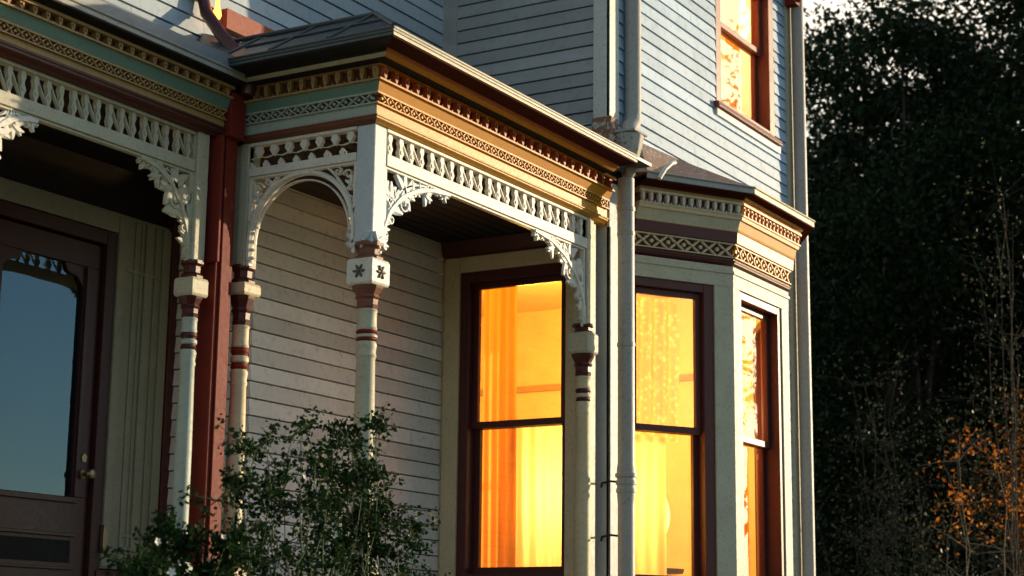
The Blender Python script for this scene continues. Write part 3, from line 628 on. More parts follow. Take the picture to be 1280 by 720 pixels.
# round arch in the side opening
sa, sb = .115, V1-V0-.055; ra = (sb-sa)/2; cs = (sa+sb)/2; zc = 2.508-ra-.012
mb = MB(); n = 28
arc = [(cs+(ra-.012)*math.cos(PI*i/n), zc+(ra-.0)*math.sin(PI*i/n)) for i in range(n+1)]
arc = [(sb-.012, 2.05), (sb-.012, zc-.06)]+arc+[(sa+.012, zc-.06), (sa+.012, 2.09)]
Fs.stroke(mb, arc, .030, -.045, .0)
arc2 = [(cs+(ra-.045)*math.cos(PI*i/n), zc+(ra-.04)*math.sin(PI*i/n)) for i in range(n+1)]; Fs.stroke(mb, arc2, .010, -.036, -.01)
mb.build('arch', 'white', house)
mb = MB()
for sg, s_ in ((1, sa), (-1, sb)):
    mb = MB(); X = lambda x: s_+sg*x
    Fs.bar(mb, min(X(0),X(.02)), max(X(0),X(.02)), 2.02, 2.51, -.04, -.01)
    Fs.stroke(mb, [(X(.012), 2.18), (X(.035), 2.28), (X(.075), 2.37), (X(.14), 2.45), (X(.19), 2.50)], .014, -.038, -.012)
    for cx, cz, r, a in ((.06,2.45,.032,0.),(.045,2.38,.026,1.),(.13,2.475,.024,2.),(.035,2.31,.02,.5)):
        Fs.stroke(mb, [(X(x), z) for x, z in spiral(cx, cz, r, a, 1.1)], .010, -.036, -.012)
    leaf_cluster(Fs, mb, X(.03), 2.40, .05, .6, 2.0, 5, -.034, sg); leaf_cluster(Fs, mb, X(.02), 2.22, .05, 1.0, 1.0, 4, -.034, sg)
    for k in range(7):   # crockets running down the inner edge near the posts
        leaf_cluster(Fs, mb, X(.018+.004*k*(k > 4)), 2.06+k*.045, .026, -.2, 1.8, 3, -.036, sg)
    mb.build('spandrel_fretwork', 'white', house)

# ------------------------------------------------------------------ pipes
mb = MB()
px, py = 9.925, V0-.17
mb.tube([(px, py, -1.45), (px, py, 1.0), (px, py, 2.2), (px, py, 2.983)], .054, 18); lp = mb.build('downpipe', 'pipe', house, smooth=True); lp['label'] = 'tall pale grey downpipe between the porch and the bay window'
mb = MB()
for z, r in ((2.78,.059),(2.62,.058),(1.9,.058),(0.1,.06)): mb = MB(); mb.lathe((px, py), [(z-.016,.05),(z-.012,r),(z+.012,r),(z+.016,.05)], 18); mb.build('pipe_collar', 'pipe', lp, smooth=True)
mb = MB()
for z, r in ((1.03,.066),(1.075,.070),(.98,.064)): mb.lathe((px, py), [(z-.016,.05),(z-.012,r),(z+.012,r),(z+.016,.05)], 18)
mb.lathe((px, py), [(.86,.05),(.95,.058),(1.11,.060),(1.15,.054)], 18)
mb.build('pipe_collar', 'pipe', lp, smooth=True)
hx, hy = 10.10, V0-.10
mb = MB()
mb.lathe((hx, hy), [(3.05,.045),(3.09,.05),(3.16,.065),(3.24,.088),(3.30,.10),(3.325,.104),(3.33,.09)], 9, .3)
mb.box((hx-.10, hy-.095, 3.331), (hx+.10, hy+.09, 3.35)); mb.build('rainwater_head', 'peeled', lp, bevel=.008)
mb = MB(); ux, uy = 10.235, V0-.065
mb.tube([(ux, uy, 6.2), (ux, uy, 4.5), (ux, uy, 3.52), (ux-.03, uy-.01, 3.44), (hx+.03, hy+.01, 3.39), (hx, hy, 3.30)], .056, 18); mb.build('downpipe', 'pipe', house, smooth=True)
mb = MB(); mb.tube([(hx, hy, 3.08), (hx-.06, hy-.03, 3.04), (9.90, V0-.22, 3.035)], .035, 10); mb.build('outlet_pipe', 'pipe', lp, smooth=True)
mb = MB(); mb.tube([(10.27, V0-.24, 3.06), (10.31, V0-.26, 3.13), (10.38, V0-.28, 3.19), (10.42, V0-.28, 3.20)], .017, 8); mb.build('gutter_strap', 'white', house, smooth=True)
for z in (1.035, .70):   # wire hooks on the boards by the pipe
    mb = MB(); mb.tube([(UB-.03, V0+.03, z-.02), (UB-.06, V0+.01, z), (UB-.06, V0-.05, z+.01), (px+.03, py+.03, z)], .007, 6); mb.build('wire_hook', 'dark', house)
# red downpipe with its shoe over the left porch gutter
mb = MB(); mb.tube([(7.355, V2-.05, 6.2), (7.355, V2-.05, 4.4), (7.355, V2-.05, 3.62), (7.355, V2-.08, 3.52), (7.33, V1+.16, 3.36), (7.29, V1-.02, 3.17), (7.26, V1-.10, 3.09), (7.25, V1-.12, 3.02), (7.245, V1-.115, 2.94)], [.035,.035,.035,.036,.036,.046,.056,.054,.042], 14)
mb.build('downpipe', 'pipe_red', house, smooth=True)['label'] = 'plum painted downpipe bending down onto the red corner post'
mb = MB(); mb.lathe((7.425, V2-.10), [(q+LZ, w_) for q, w_ in ((0,.004),(.005,.018),(.025,.026),(.05,.022),(.08,.014),(.14,.009),(.16,.003))], 14); am = mb.build('glint_drop', 'amber', house, smooth=True)  # orange glint by the pipe, made as an added glowing drop
mb = MB(); mb.tube([(7.425, V2, LZ+.18), (7.425, V2-.10, LZ+.20), (7.425, V2-.10, LZ+.15)], .008, 6); mb.build('glint_arm', 'dark', house)

# ------------------------------------------------------------------ front door
door = empty('door', Fd.P(6.9, FL, 0), house); off = -door.location
door['label'] = 'maroon front door with a tall glass pane'
def bd(mb, nm, mat, par=door, **k):
    o = mb.build(nm, mat, par, **k); o.location = off if par is door else (0,0,0); return o
mb = MB(); d0, d1 = 6.45, 7.38; g0, g1, gz0, gz1 = 6.62, 7.25, .80, 2.10
for p_, q_, a, b in clip_rects(d0, d1, FL+.01, 2.24, [(g0, g1, gz0, gz1)]): Fd.bar(mb, p_, q_, a, b, -.06, -.015)
# shouldered top of the glazed opening
for sg, s_ in ((1, g0), (-1, g1)): Fd.poly(mb, [(s_, gz1), (s_+sg*.16, gz1), (s_+sg*.13, gz1-.05), (s_+sg*.05, gz1-.07), (s_, gz1-.13)], -.058, -.017)
bd(mb, 'door_leaf', 'door_paint', bevel=.003)
mb = MB()
for a, b, c_, d_ in ((g0-.03, g1+.03, .765, .797), (g0-.02, g1+.02, .58, .60), (g0-.02, g1+.02, .40, .415), (g0-.02, g1+.02, .10, .115)): Fd.bar(mb, a, b, c_, d_, -.015, .008)
Fd.bar(mb, g0-.03, g0-.002, .80, 2.1, -.015, .004); Fd.bar(mb, g1+.002, g1+.03, .80, 2.1, -.015, .004)
bd(mb, 'door_moulding', 'door_paint', bevel=.003)
mb = MB(); Fd.bar(mb, g0+.0, g1-.0, .44, .56, -.015, -.004); bd(mb, 'door_panel', 'dark')
mb = MB(); P = Fd.P; mb.add([P(g0,gz0,-.035),P(g1,gz0,-.035),P(g1,gz1,-.035),P(g0,gz1,-.035)], [(0,1,2,3)]); bd(mb, 'pane', 'glass_door')
mb = MB(); mb.lathe((0, 0), [(-.002,.028),(.006,.026),(.012,.010),(.035,.010),(.045,.022),(.062,.030),(.078,.024),(.084,.008)], 16)
mb.v = [(7.325+x, VD+.015-z, .93+y) for x, y, z in mb.v]; bd(mb, 'knob', 'brass', smooth=True)
mb = MB(); Fd.poly(mb, [(7.31,1.0),(7.34,1.0),(7.345,1.03),(7.325,1.05),(7.305,1.03)], -.016, -.008); bd(mb, 'keyhole_plate', 'brass')
mb = MB()
for a in ((6.36, 6.449, FL, 2.33), (7.381, 7.46, FL, 2.33)): Fd.bar(mb, *a, -.08, .02)
Fd.bar(mb, 6.45, 7.38, 2.25, 2.33, -.08, .018); mb.build('door_frame', 'door_paint', house, bevel=.004)
mb = MB()
Fd.bar(mb, 7.462, 7.90, .42, 2.45, .001, .02); Fd.bar(mb, 6.2, 6.358, FL, 2.334, .001, .02); Fd.bar(mb, 6.2, 7.461, 2.335, 2.45, .001, .022)
mb.build('door_surround', 'drab', house)
mb = MB()
for a, b, o in ((7.462, 7.525, .034), (7.60, 7.625, .030), (7.655, 7.67, .028), (7.69, 7.75, .034), (7.775, 7.79, .028), (7.835, 7.90, .036)): Fd.bar(mb, a, b, .52 if .53 < a-7.1 < .7 else .43, 2.43, .0205, o)
Fd.bar(mb, 7.625, 7.79, .60, .615, .0205, .032); Fd.bar(mb, 7.60, 7.80, .53, .545, .0205, .03); Fd.bar(mb, 7.53, 7.83, 2.12, 2.14, .0205, .032)
mb.build('surround_moulding', 'drab', house, bevel=.003)
mb = MB(); Fd.bar(mb, 7.43, 7.905, .34, .41, .001, .03); Fd.bar(mb, 7.905, 7.965, FL, 2.7, .001, .05); mb.build('pilaster', 'maroon', house, bevel=.003)
mb = MB(); Fd.poly(mb, [(7.455,.66),(7.485,.64),(7.495,.58),(7.49,.52),(7.46,.50),(7.45,.54)], .02, .05); mb.build('latch_plate', 'brass', house, bevel=.004)
mb = MB(); mb.box((5.6, VD+.2, FL), (8.0, VD+1.6, 2.9)); mb.build('hall_wall', 'dark', house)

# ------------------------------------------------------------------ rooms behind the lit windows
mb = MB()
ra_, rb_, rc_, rd_ = UB+.12, U9-.14, V0+.14, 8.6
mb.box((ra_+.6, rd_, FL), (rb_, rd_+.08, 2.9)); mb.box((ra_, V2+.3, FL), (ra_+.06, rd_, 2.9)); mb.box((rb_, rc_, FL), (rb_+.03, rd_, 2.9))
mb.build('room_wall', 'plaster', house)
mb = MB(); mb.box((ra_+.6, rd_-.03, 2.16), (rb_-.03, rd_-.001, 2.21)); mb.box((rb_-.03, rc_+.1, 2.16), (rb_-.001, rd_-.04, 2.21)); mb.build('picture_rail', 'tan', house)
mb = MB(); mb.box((ra_-.1, V0-.5+.6, 2.86), (rb_+.03, rd_+.08, 2.93)); mb.build('room_ceiling', 'plaster', house)
mb = MB(); mb.box((ra_, rc_, FL-.05), (rb_, rd_, FL)); mb.build('room_floor', 'floor', house)
mb = MB(); mb.box((UB+.14, 8.0, 3.0), (U9-.14, 8.08, 6.1)); mb.box((12.95, V0+.2, 3.0), (13.2, 8.0, 6.1)); mb.box((UB+.14, V0+.14, 5.9), (13.2, 8.0, 6.1)); mb.build('room_wall', 'plaster_up', house)
def curtain(name, F, s0, s1, z0, z1, o, mat, label, waves=7, amp=.025, gather=None, seed=0):
    R_ = random.Random(seed); mb = MB(); n = 60; m = 12; vs = []
    ph = [R_.uniform(0, 6) for _ in range(4)]
    for j in range(m+1):
        tz = j/m; z = z0+(z1-z0)*tz
        for i in range(n+1):
            t = i/n; g = 1. if gather is None else gather(tz)
            s = s0+(s1-s0)*t*g
            vs.append(F.P(s, z, -o+amp*(math.sin(waves*2*PI*t+ph[0]+.5*math.sin(3*tz+ph[1]))+.4*math.sin(waves*4.7*t+ph[2]+tz))))
    mb.add(vs, [(j*(n+1)+i, j*(n+1)+i+1, (j+1)*(n+1)+i+1, (j+1)*(n+1)+i) for j in range(m) for i in range(n)])
    md = mb.build(name, mat, smooth=True); md.data.polygons.foreach_set('use_smooth', [True]*len(md.data.polygons))
    return tag(md, label, 'curtain')
curtain('curtain', Fw, 6.26, 6.00, .46, 2.46, .19, 'curtain', 'orange curtain gathered on the left side of the porch window', 4, .022, seed=1)
curtain('sheer_curtain', Fw, 6.06, 5.56, .46, 1.50, .24, 'sheer', 'pale sheer curtain across the lower sash of the porch window', 5, .016, seed=2)
curtain('curtain', Fc, dl-.02, dl-.16, .42, 2.38, .20, 'curtain', 'narrow orange curtain at the right edge of the angled bay window', 3, .018, seed=3)
curtain('sheer_curtain', Fc, .02, .42, .42, 1.42, .26, 'sheer', 'yellow sheer curtain behind the lower sash of the angled bay window', 4, .012, seed=4)
curtain('curtain', Fb, .74, .42, .42, 2.38, .20, 'curtain', 'orange curtain behind the front pane of the bay', 3, .02, seed=5)
curtain('sheer_curtain', Fb, .12, .50, .42, 2.38, .17, 'sheer', 'sheer curtain added to make the left of the front bay pane bright', 4, .012, seed=7)
curtain('sheer_curtain', Ff, 11.76, 12.36, 4.06, 5.26, .21, 'sheer', 'sheer curtain added to make the left of the upstairs window bright', 4, .015, seed=8)
curtain('curtain', Ff, 12.80, 12.30, 4.06, 5.26, .25, 'curtain', 'orange curtain inside the upstairs window', 4, .02, seed=6)
curtain('lace_curtain', Fc, .02, .56, 1.40, 2.38, .30, 'lace', 'yellow lace curtain behind the upper sash of the angled bay window', 5, .016, seed=9)
# table lamp seen through the angled bay window
lc = (11.02, 5.38)
lamp = tag(empty('table_lamp', (lc[0], lc[1], .55)), 'glowing table lamp with an oval shade behind the angled bay window', 'lamp')
def lb(mb, nm, mat, **k): o = mb.build(nm, mat, lamp, **k); o.location = -lamp.location; return o
mb = MB(); mb.lathe(lc, [(.70+.42*i/14, .012+.085*math.sin(PI*i/14)**.8) for i in range(15)], 24); lb(mb, 'lamp_shade', 'shade', smooth=True)
mb = MB(); mb.lathe(lc, [(.55,.07),(.57,.07),(.59,.02),(.66,.03),(.70,.012)], 18); lb(mb, 'lamp_base', 'brass', smooth=True)
tb = tag(empty('side_table', (lc[0], lc[1], FL)), 'small round wooden table under the glowing lamp', 'table')
mb = MB(); mb.lathe(lc, [(.52,.18),(.55,.19)], 28); o = mb.build('table_top', 'floor', tb); o.location = -tb.location
mb = MB(); mb.lathe(lc, [(FL,.15),(FL+.03,.05),(.3,.02),(.52,.03)], 14); o = mb.build('table_leg', 'floor', tb); o.location = -tb.location

def point(name, loc, e, c, r=.12):
    l = bpy.data.lights.new(name, 'POINT'); l.energy = e; l.color = c; l.shadow_soft_size = r
    o = bpy.data.objects.new(name, l); C.objects.link(o); o.location = loc; return o
WARM = (1., .47, .06)
point('room_light', (11.3, 6.5, 2.3), 125, WARM, .2)
point('room_light', (10.6, 5.75, 1.0), 30, (1,.68,.26), .15)
point('room_light', (lc[0]+.05, lc[1]+.25, 1.0), 16, WARM, .12)
point('room_light', (11.75, 5.45, 1.75), 30, (1,.74,.36), .1)  # unseen, added behind the added sheer so the front bay pane glows
point('room_light', (12.1, 5.75, 4.75), 12, (1,.74,.42), .12)  # unseen, added close behind the upstairs sheer to whiten it
point('room_light', (11.5, 6.4, 5.3), 150, (1,.66,.28), .2)

# ------------------------------------------------------------------ plants
def leaves_mesh(name, pos, size, mat, parent, aspect=.55, up=.3, rand=1.):
    n = len(pos); a = rng.normal(size=(n,3)); a[:,2] = a[:,2]*rand-up; a /= np.linalg.norm(a, axis=1)[:,None]
    b = np.cross(a, rng.normal(size=(n,3))); b /= np.linalg.norm(b, axis=1)[:,None]
    s = (size*rng.uniform(.45, 1.45, n))[:,None]
    v = np.empty((n,4,3)); v[:,0] = pos; v[:,1] = pos+a*s*.5+b*s*aspect*.5; v[:,2] = pos+a*s; v[:,3] = pos+a*s*.5-b*s*aspect*.5
    me = bpy.data.meshes.new(name); me.vertices.add(n*4); me.vertices.foreach_set('co', v.reshape(-1)); me.loops.add(n*4); me.loops.foreach_set('vertex_index', np.arange(n*4)); me.polygons.add(n)
    me.polygons.foreach_set('loop_start', np.arange(n)*4); me.polygons.foreach_set('loop_total', np.full(n,4)); me.update(calc_edges=True); me.materials.append(M[mat])
    o = bpy.data.objects.new(name, me); C.objects.link(o)
    if parent: o.parent = parent
    return o
def tree(name, base, H, R_, nclump, nleaf, lsize, label, group, seed, mat='leaf_tree', low=.15, bark='bark', cat='tree', lean=(0,0), tr=.16):
    r = np.random.default_rng(seed); rr = random.Random(seed)
    root = tag(empty(name, base), label, cat, group)
    cz = H*(low+(1-low)/2); hz = H*(1-low)/2
    cl = []
    while len(cl) < nclump:
        p = r.uniform(-1, 1, 3); d = np.linalg.norm(p)
        if d < 1 and d > .25: cl.append((p[0]*R_+lean[0]*(p[2]+1)/2, p[1]*R_+lean[1]*(p[2]+1)/2, cz+p[2]*hz))
    cl = np.array(cl); cs_ = R_*r.uniform(.14, .30, nclump)
    idx = r.integers(0, nclump, nleaf); pos = cl[idx]+r.normal(size=(nleaf,3))*cs_[idx][:,None]*[.62,.62,.42]
    pos = pos[pos[:,2] > .1]
    cr_ = leaves_mesh('crown', pos, lsize, mat, root)
    mb = MB(); top = (lean[0]*.6, lean[1]*.6, H*.72)
    tp = [(rr.uniform(-.08,.08)*t*H*.3+top[0]*t, rr.uniform(-.08,.08)*t*H*.3+top[1]*t, top[2]*t) for t in (0,.2,.4,.6,.8,1)]
    mb.tube(tp, [tr*(1-.75*t) for t in (0,.2,.4,.6,.8,1)], 10)
    for k in range(min(26, nclump)):
        c = cl[k]; s = min(4, max(1, int(5*c[2]/H*.8))); a = Vector(tp[s]); b = Vector(c); m_ = (a+b)/2+Vector((rr.uniform(-.1,.1),rr.uniform(-.1,.1),-.1))*R_*.3
        mb.tube([a, m_, b], [tr*.35, tr*.2, tr*.06], 6)
    mb.build('trunk', bark, root, smooth=True)
    return root
G1 = 'dark trees beside the house'
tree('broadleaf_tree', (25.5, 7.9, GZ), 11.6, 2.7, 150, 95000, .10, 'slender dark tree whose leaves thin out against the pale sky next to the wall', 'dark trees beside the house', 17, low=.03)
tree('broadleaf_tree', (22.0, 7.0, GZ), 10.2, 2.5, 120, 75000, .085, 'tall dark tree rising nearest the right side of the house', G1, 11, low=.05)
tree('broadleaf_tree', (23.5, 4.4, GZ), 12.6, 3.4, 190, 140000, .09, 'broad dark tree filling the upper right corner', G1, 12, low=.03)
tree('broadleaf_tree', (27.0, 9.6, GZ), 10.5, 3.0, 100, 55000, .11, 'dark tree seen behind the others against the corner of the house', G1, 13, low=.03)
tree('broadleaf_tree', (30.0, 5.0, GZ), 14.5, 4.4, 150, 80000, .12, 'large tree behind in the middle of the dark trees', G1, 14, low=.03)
tree('broadleaf_tree', (36.5, -1.0, GZ), 12.5, 4.2, 90, 50000, .16, 'unseen big tree added to shade the others from the low sun', G1, 15, low=.03)  # out of view, added to block the low sun from the trees
tree('broadleaf_tree', (27.5, 1.9, GZ), 10.0, 2.6, 80, 40000, .12, 'unseen tree added at the right to keep the sun off the dark trees', G1, 16, low=.03)  # also out of view, added to darken the trees in view
# far wood behind: one mass
fp = []
for k in range(18):
    u = 38+random.uniform(-2, 6); v = -3.5+k*1.9; hh = random.uniform(11.5, 14.5)
    q = rng.normal(size=(4600,3))*[1.8,1.5,1.0]; q[:,2] = rng.uniform(0, hh, 4600)*rng.uniform(.8, 1, 4600)
    q[:,0] += u; q[:,1] += v; q[:,2] += GZ; fp.append(q)
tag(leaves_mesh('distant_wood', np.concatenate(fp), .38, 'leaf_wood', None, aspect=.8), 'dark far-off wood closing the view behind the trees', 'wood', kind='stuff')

def shrub(name, base, stems, H, spread, nl, ls, mat, smat, label, group, seed, rad=.008, cat='shrub', leaflow=.15, bare=0., wob=.08):
    r = random.Random(seed); rg = np.random.default_rng(seed); root = tag(empty(name, base), label, cat, group); mb = MB(); pts = []
    for k in range(stems):
        a = r.uniform(0, 2*PI); d = r.uniform(.1, 1)*spread; h = H*r.uniform(.6, 1.); p = Vector((0.06*math.cos(a), .06*math.sin(a), 0)); path = [p.copy()]
        for i in range(1, 9):
            t = i/8; p = Vector((math.cos(a)*d*t**1.3+r.uniform(-1,1)*wob*t, math.sin(a)*d*t**1.3+r.uniform(-1,1)*wob*t, h*t)); path.append(p)
        mb.tube(path, [rad*(1-.75*i/8) for i in range(9)], 5)
        for i in range(3, 9):
            for q in range(3):
                e = path[i]+Vector((r.uniform(-1,1), r.uniform(-1,1), r.uniform(-.2,.9)))*H*.10; mb.tube([path[i], (path[i]+e)/2+Vector((0,0,.01)), e], [rad*.4, rad*.3, rad*.12], 4); pts.append(e); pts.append((path[i]+e)/2)
            pts.append(path[i])
    mb.build('stem', smat, root)
    P_ = np.array([tuple(p) for p in pts]); P_ = P_[P_[:,2] > H*leaflow]
    idx = rg.integers(0, len(P_), nl); pos = P_[idx]+rg.normal(size=(nl,3))*H*.022
    leaves_mesh('foliage', pos, ls, mat, root, aspect=.6, up=-.1)
    return root, P_
G2 = 'undergrowth in front of the dark trees'
for k, (u, v, h, nl, sp, lab) in enumerate(((16.0, 5.35, 4.6, 1500, .5, 'sparse shrub with pale leaf tips rising nearest the bay window'), (16.3, 4.35, 6.0, 1700, .45, 'tallest wispy shrub with tiny pale leaves near the right edge'), (15.6, 4.95, 3.4, 1500, .6, 'small leafy shrub between the bay and the pale saplings'), (17.0, 4.95, 4.2, 1800, .6, 'bushy dim shrub behind the pale saplings'), (16.6, 5.9, 3.6, 1500, .6, 'dim shrub low beside the corner of the house'))):
    shrub('wild_shrub', (u, v, GZ), 8, h, sp, nl, .036, 'leaf_twig', 'stem', lab, G2, 30+k, rad=.009)
for k, (u, v, h, lab) in enumerate(((15.6, 4.62, 3.3, 'pair of slim bare pale stems with a tuft of orange leaves'), (15.9, 4.22, 3.3, 'slim pale sapling at the right edge of the view'), )):
    shrub('pale_sapling', (u, v, GZ), 3, h, .22, 260, .04, 'leaf_glow', 'pale_bark', lab, G2, 50+k, rad=.011, cat='sapling', leaflow=.75)
shrub('glow_bush', (17.8, 4.22, GZ), 24, 3.9, .5, 20000, .032, 'leaf_glow', 'stem', 'bush with the orange sun glow coloured into its leaves at the right edge', G2, 60, cat='bush', leaflow=.5)

# climbing rose by the porch
def climber(name, base, u0, u1, v, top, nl, label, group, seed, blossoms=0, ls=.0245, low=0.):
    r = random.Random(seed); rg = np.random.default_rng(seed); root = tag(empty(name, base), label, 'climbing rose', group); B = Vector(base); mb = MB(); pts = []
    for k in range(int(16*(u1-u0)+6)):
        uu = r.uniform(u0, u1); h = top(uu)*r.uniform(.72, 1.0)
        s = Vector((base[0]+(uu-base[0])*.55, v+r.uniform(-.1,.1), GZ)); path = []
        for i in range(11):
            t = i/10; path.append(Vector((s.x+(uu-s.x)*t**.8+r.uniform(-.03,.03), s.y+r.uniform(-.05,.05), GZ+(h-GZ)*t)))
        path[-1] += Vector((r.uniform(-.08,.08), 0, -.02)); mb.tube([p-B for p in path], [.007*(1-.7*i/10) for i in range(11)], 5)
        for i in range(3, 11):
            if path[i].z < low: continue
            for q in range(4):
                e = path[i]+Vector((r.uniform(-1,1)*.13, r.uniform(-1,1)*.09, r.uniform(-.6,1)*.09)); mb.tube([path[i]-B, (path[i]+e)/2-B, e-B], [.0035,.003,.0015], 4); pts += [e, (path[i]+e)/2, path[i]*.25+e*.75]
    mb.build('stem', 'stem_green', root)
    P_ = np.array([tuple(p-B) for p in pts])
    nt = nl//5; idx = rg.integers(0, len(P_), nt); c = P_[idx]+rg.normal(size=(nt,3))*.016
    pos = np.repeat(c, 5, axis=0)+rg.normal(size=(nt*5,3))*.013
    leaves_mesh('foliage', pos, ls, 'leaf_bush', root, aspect=.7, up=.1)
    mb = MB()
    for k in range(blossoms):
        p = Vector(P_[r.randrange(len(P_))])+Vector((r.uniform(-.02,.02), -.05-r.uniform(0,.04), 0)); R0 = r.uniform(.011,.019); ax = Vector((r.uniform(-.9,.3), -1, r.uniform(-.3,.6))).normalized(); e1 = ax.cross(Vector((0,0,1))).normalized(); e2 = ax.cross(e1)
        for q in range(5):
            a = q*2*PI/5+r.uniform(0,.3); d = e1*math.cos(a)+e2*math.sin(a); t_ = e1*-math.sin(a)+e2*math.cos(a)
            mb.add([p, p+d*R0*.7+t_*R0*.45+ax*.004, p+d*R0*1.25+ax*.007, p+d*R0*.7-t_*R0*.45+ax*.004], [(0,1,2,3)])
    if blossoms: mb.build('blossom', 'blossom', root)
    return root
G3 = 'climbing roses along the porch front'
def prof(*p):
    def f(u):
        if u <= p[0][0]: return p[0][1]
        for (a, x), (b, y) in zip(p, p[1:]):
            if u <= b: return x+(y-x)*(u-a)/(b-a)
        return p[-1][1]
    return f
climber('climbing_rose', (6.25, 4.95, GZ), 5.84, 6.78, 4.93, prof((5.84,.40),(5.92,.78),(6.0,.97),(6.2,1.03),(6.4,.92),(6.6,.80),(6.78,.72)), 6600, 'widest climbing rose, with dark leaves and white blossoms, left of the corner column', G3, 3, 9)
climber('climbing_rose', (6.95, 5.05, GZ), 6.74, 7.06, 5.0, prof((6.74,1.12),(6.9,1.22),(7.06,1.16)), 4200, 'climbing rose wound up the pale corner column', G3, 4, 0)
climber('climbing_rose', (7.3, 5.0, GZ), 7.02, 7.52, 5.0, prof((7.02,1.0),(7.15,.9),(7.32,.74),(7.52,.42)), 4600, 'climbing rose sloping down right of the corner column', G3, 5, 2)
climber('climbing_rose', (5.6, 5.0, GZ), 5.40, 5.95, 4.96, prof((5.40,.40),(5.6,.50),(5.95,.44)), 6500, 'low climbing rose with a few white flowers below the front door surround', G3, 6, 6)

# ------------------------------------------------------------------ ground
mb = MB(); mb.add([(-600,-600,GZ),(600,-600,GZ),(600,600,GZ),(-600,600,GZ)], [(0,1,2,3)])
m, nt = newmat('lawn_ground'); L = nt.links.new
tc = N(nt, 'ShaderNodeTexCoord'); n1 = N(nt, 'ShaderNodeTexNoise', Scale=.8, Detail=8.); L(tc.outputs['Object'], n1.inputs['Vector'])
mx = N(nt, 'ShaderNodeMix', data_type='RGBA'); mx.inputs[6].default_value = (.025,.04,.014,1); mx.inputs[7].default_value = (.075,.085,.035,1); L(n1.outputs[0], mx.inputs[0])
b = N(nt, 'ShaderNodeBsdfPrincipled', Roughness=.9); L(mx.outputs[2], b.inputs['Base Color']); n2 = N(nt, 'ShaderNodeTexNoise', Scale=30., Detail=6.); L(tc.outputs['Object'], n2.inputs['Vector'])
bp = N(nt, 'ShaderNodeBump', Strength=.8, Distance=.05); L(n2.outputs[0], bp.inputs['Height']); L(bp.outputs[0], b.inputs['Normal']); o = N(nt, 'ShaderNodeOutputMaterial'); L(b.outputs[0], o.inputs[0])
M['lawn'] = m
tag(mb.build('lawn', 'lawn'), kind='structure')

# ------------------------------------------------------------------ sky, sun, camera
EL, AZV = 9., Vector((.862, -.507)).normalized()
az = math.atan2(AZV.x, AZV.y)
w = bpy.data.worlds.new('World'); bpy.context.scene.world = w; w.use_nodes = True; nt = w.node_tree; nt.nodes.clear()
sk = nt.nodes.new('ShaderNodeTexSky'); sk.sky_type = 'NISHITA'; sk.sun_disc = False; sk.sun_elevation = math.radians(EL); sk.sun_rotation = az; sk.air_density = 1.0; sk.dust_density = .05; sk.ozone_density = 2.
L = nt.links.new
bg = nt.nodes.new('ShaderNodeBackground'); bg.inputs[1].default_value = .13; ow = nt.nodes.new('ShaderNodeOutputWorld')
tc = nt.nodes.new('ShaderNodeTexCoord')      # pale cloud bank standing low over the trees, broken wisps elsewhere
nz = N(nt, 'ShaderNodeTexNoise', Scale=2.2, Detail=7., Roughness=.6); mp = N(nt, 'ShaderNodeMapping'); mp.inputs['Scale'].default_value = (1, 1, 3.2); L(tc.outputs['Generated'], mp.inputs[0]); L(mp.outputs[0], nz.inputs['Vector'])
dt = N(nt, 'ShaderNodeVectorMath', operation='DOT_PRODUCT'); L(tc.outputs['Generated'], dt.inputs[0]); cd = Vector((.90, .27, .36)).normalized(); dt.inputs[1].default_value = cd
mr = N(nt, 'ShaderNodeMapRange'); mr.inputs[1].default_value = .84; mr.inputs[2].default_value = .97; mr.inputs[3].default_value = -.32; mr.inputs[4].default_value = .62; L(dt.outputs['Value'], mr.inputs[0])
ad = N(nt, 'ShaderNodeMath', operation='ADD'); L(nz.outputs[0], ad.inputs[0]); L(mr.outputs[0], ad.inputs[1])
c2 = N(nt, 'ShaderNodeMapRange'); c2.inputs[1].default_value = .48; c2.inputs[2].default_value = .72; c2.inputs[3].default_value = .06; c2.inputs[4].default_value = 1; L(ad.outputs[0], c2.inputs[0])
mx = N(nt, 'ShaderNodeMix', data_type='RGBA'); L(c2.outputs[0], mx.inputs[0]); L(sk.outputs[0], mx.inputs[6]); mx.inputs[7].default_value = (8.6, 7.8, 6.5, 1)
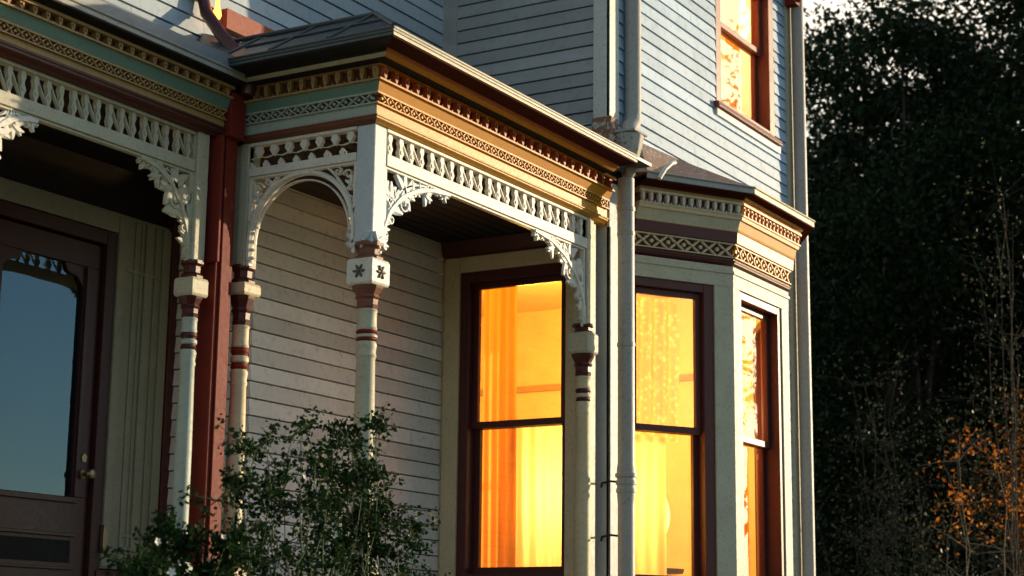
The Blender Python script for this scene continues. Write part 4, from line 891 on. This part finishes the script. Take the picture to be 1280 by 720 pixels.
d2 = N(nt, 'ShaderNodeVectorMath', operation='DOT_PRODUCT'); L(tc.outputs['Generated'], d2.inputs[0]); d2.inputs[1].default_value = Vector((.93, -.37, .20)).normalized()
m2 = N(nt, 'ShaderNodeMapRange'); m2.inputs[1].default_value = .955; m2.inputs[2].default_value = .995; L(d2.outputs['Value'], m2.inputs[0])
x2 = N(nt, 'ShaderNodeMix', data_type='RGBA'); L(m2.outputs[0], x2.inputs[0]); L(mx.outputs[2], x2.inputs[6]); x2.inputs[7].default_value = (48, 38, 24, 1)   # unseen glare added round the low sun to whiten the bay glass
L(x2.outputs[2], bg.inputs[0]); L(bg.outputs[0], ow.inputs[0])
s = bpy.data.lights.new('sun', 'SUN'); s.energy = 3.8; s.angle = math.radians(.6); s.color = (1, .78, .50)
so = bpy.data.objects.new('sun', s); C.objects.link(so)
dv = Vector((AZV.x*math.cos(math.radians(EL)), AZV.y*math.cos(math.radians(EL)), math.sin(math.radians(EL))))
so.rotation_euler = dv.to_track_quat('Z', 'Y').to_euler(); so.location = (20, -10, 12)

f_, p_, ro_, a_ = 2227., .2005, .0121, .5359
h_ = Vector((math.cos(a_), math.sin(a_), 0)); r_ = Vector((math.sin(a_), -math.cos(a_), 0)); z_ = Vector((0,0,1))
fw = h_*math.cos(p_)+z_*math.sin(p_); up = z_*math.cos(p_)-h_*math.sin(p_)
R__ = r_*math.cos(ro_)+up*math.sin(ro_); U__ = up*math.cos(ro_)-r_*math.sin(ro_)
cam = bpy.data.cameras.new('camera'); co = bpy.data.objects.new('camera', cam); C.objects.link(co)
mt = Matrix((R__, U__, -fw)).transposed().to_4x4(); co.matrix_world = mt
cam.dof.use_dof = True; cam.dof.focus_distance = 10.2; cam.dof.aperture_fstop = 2.6; cam.dof.aperture_blades = 7
cam.sensor_width = 36; cam.lens = 36*f_/1280; cam.clip_start = .05; cam.clip_end = 2000
sc = bpy.context.scene; sc.camera = co
sc.render.engine = 'CYCLES'
sc.view_settings.view_transform = 'Standard'; sc.view_settings.look = 'None'; sc.view_settings.gamma = 1; sc.view_settings.use_curve_mapping = False
sc.view_settings.exposure = .45
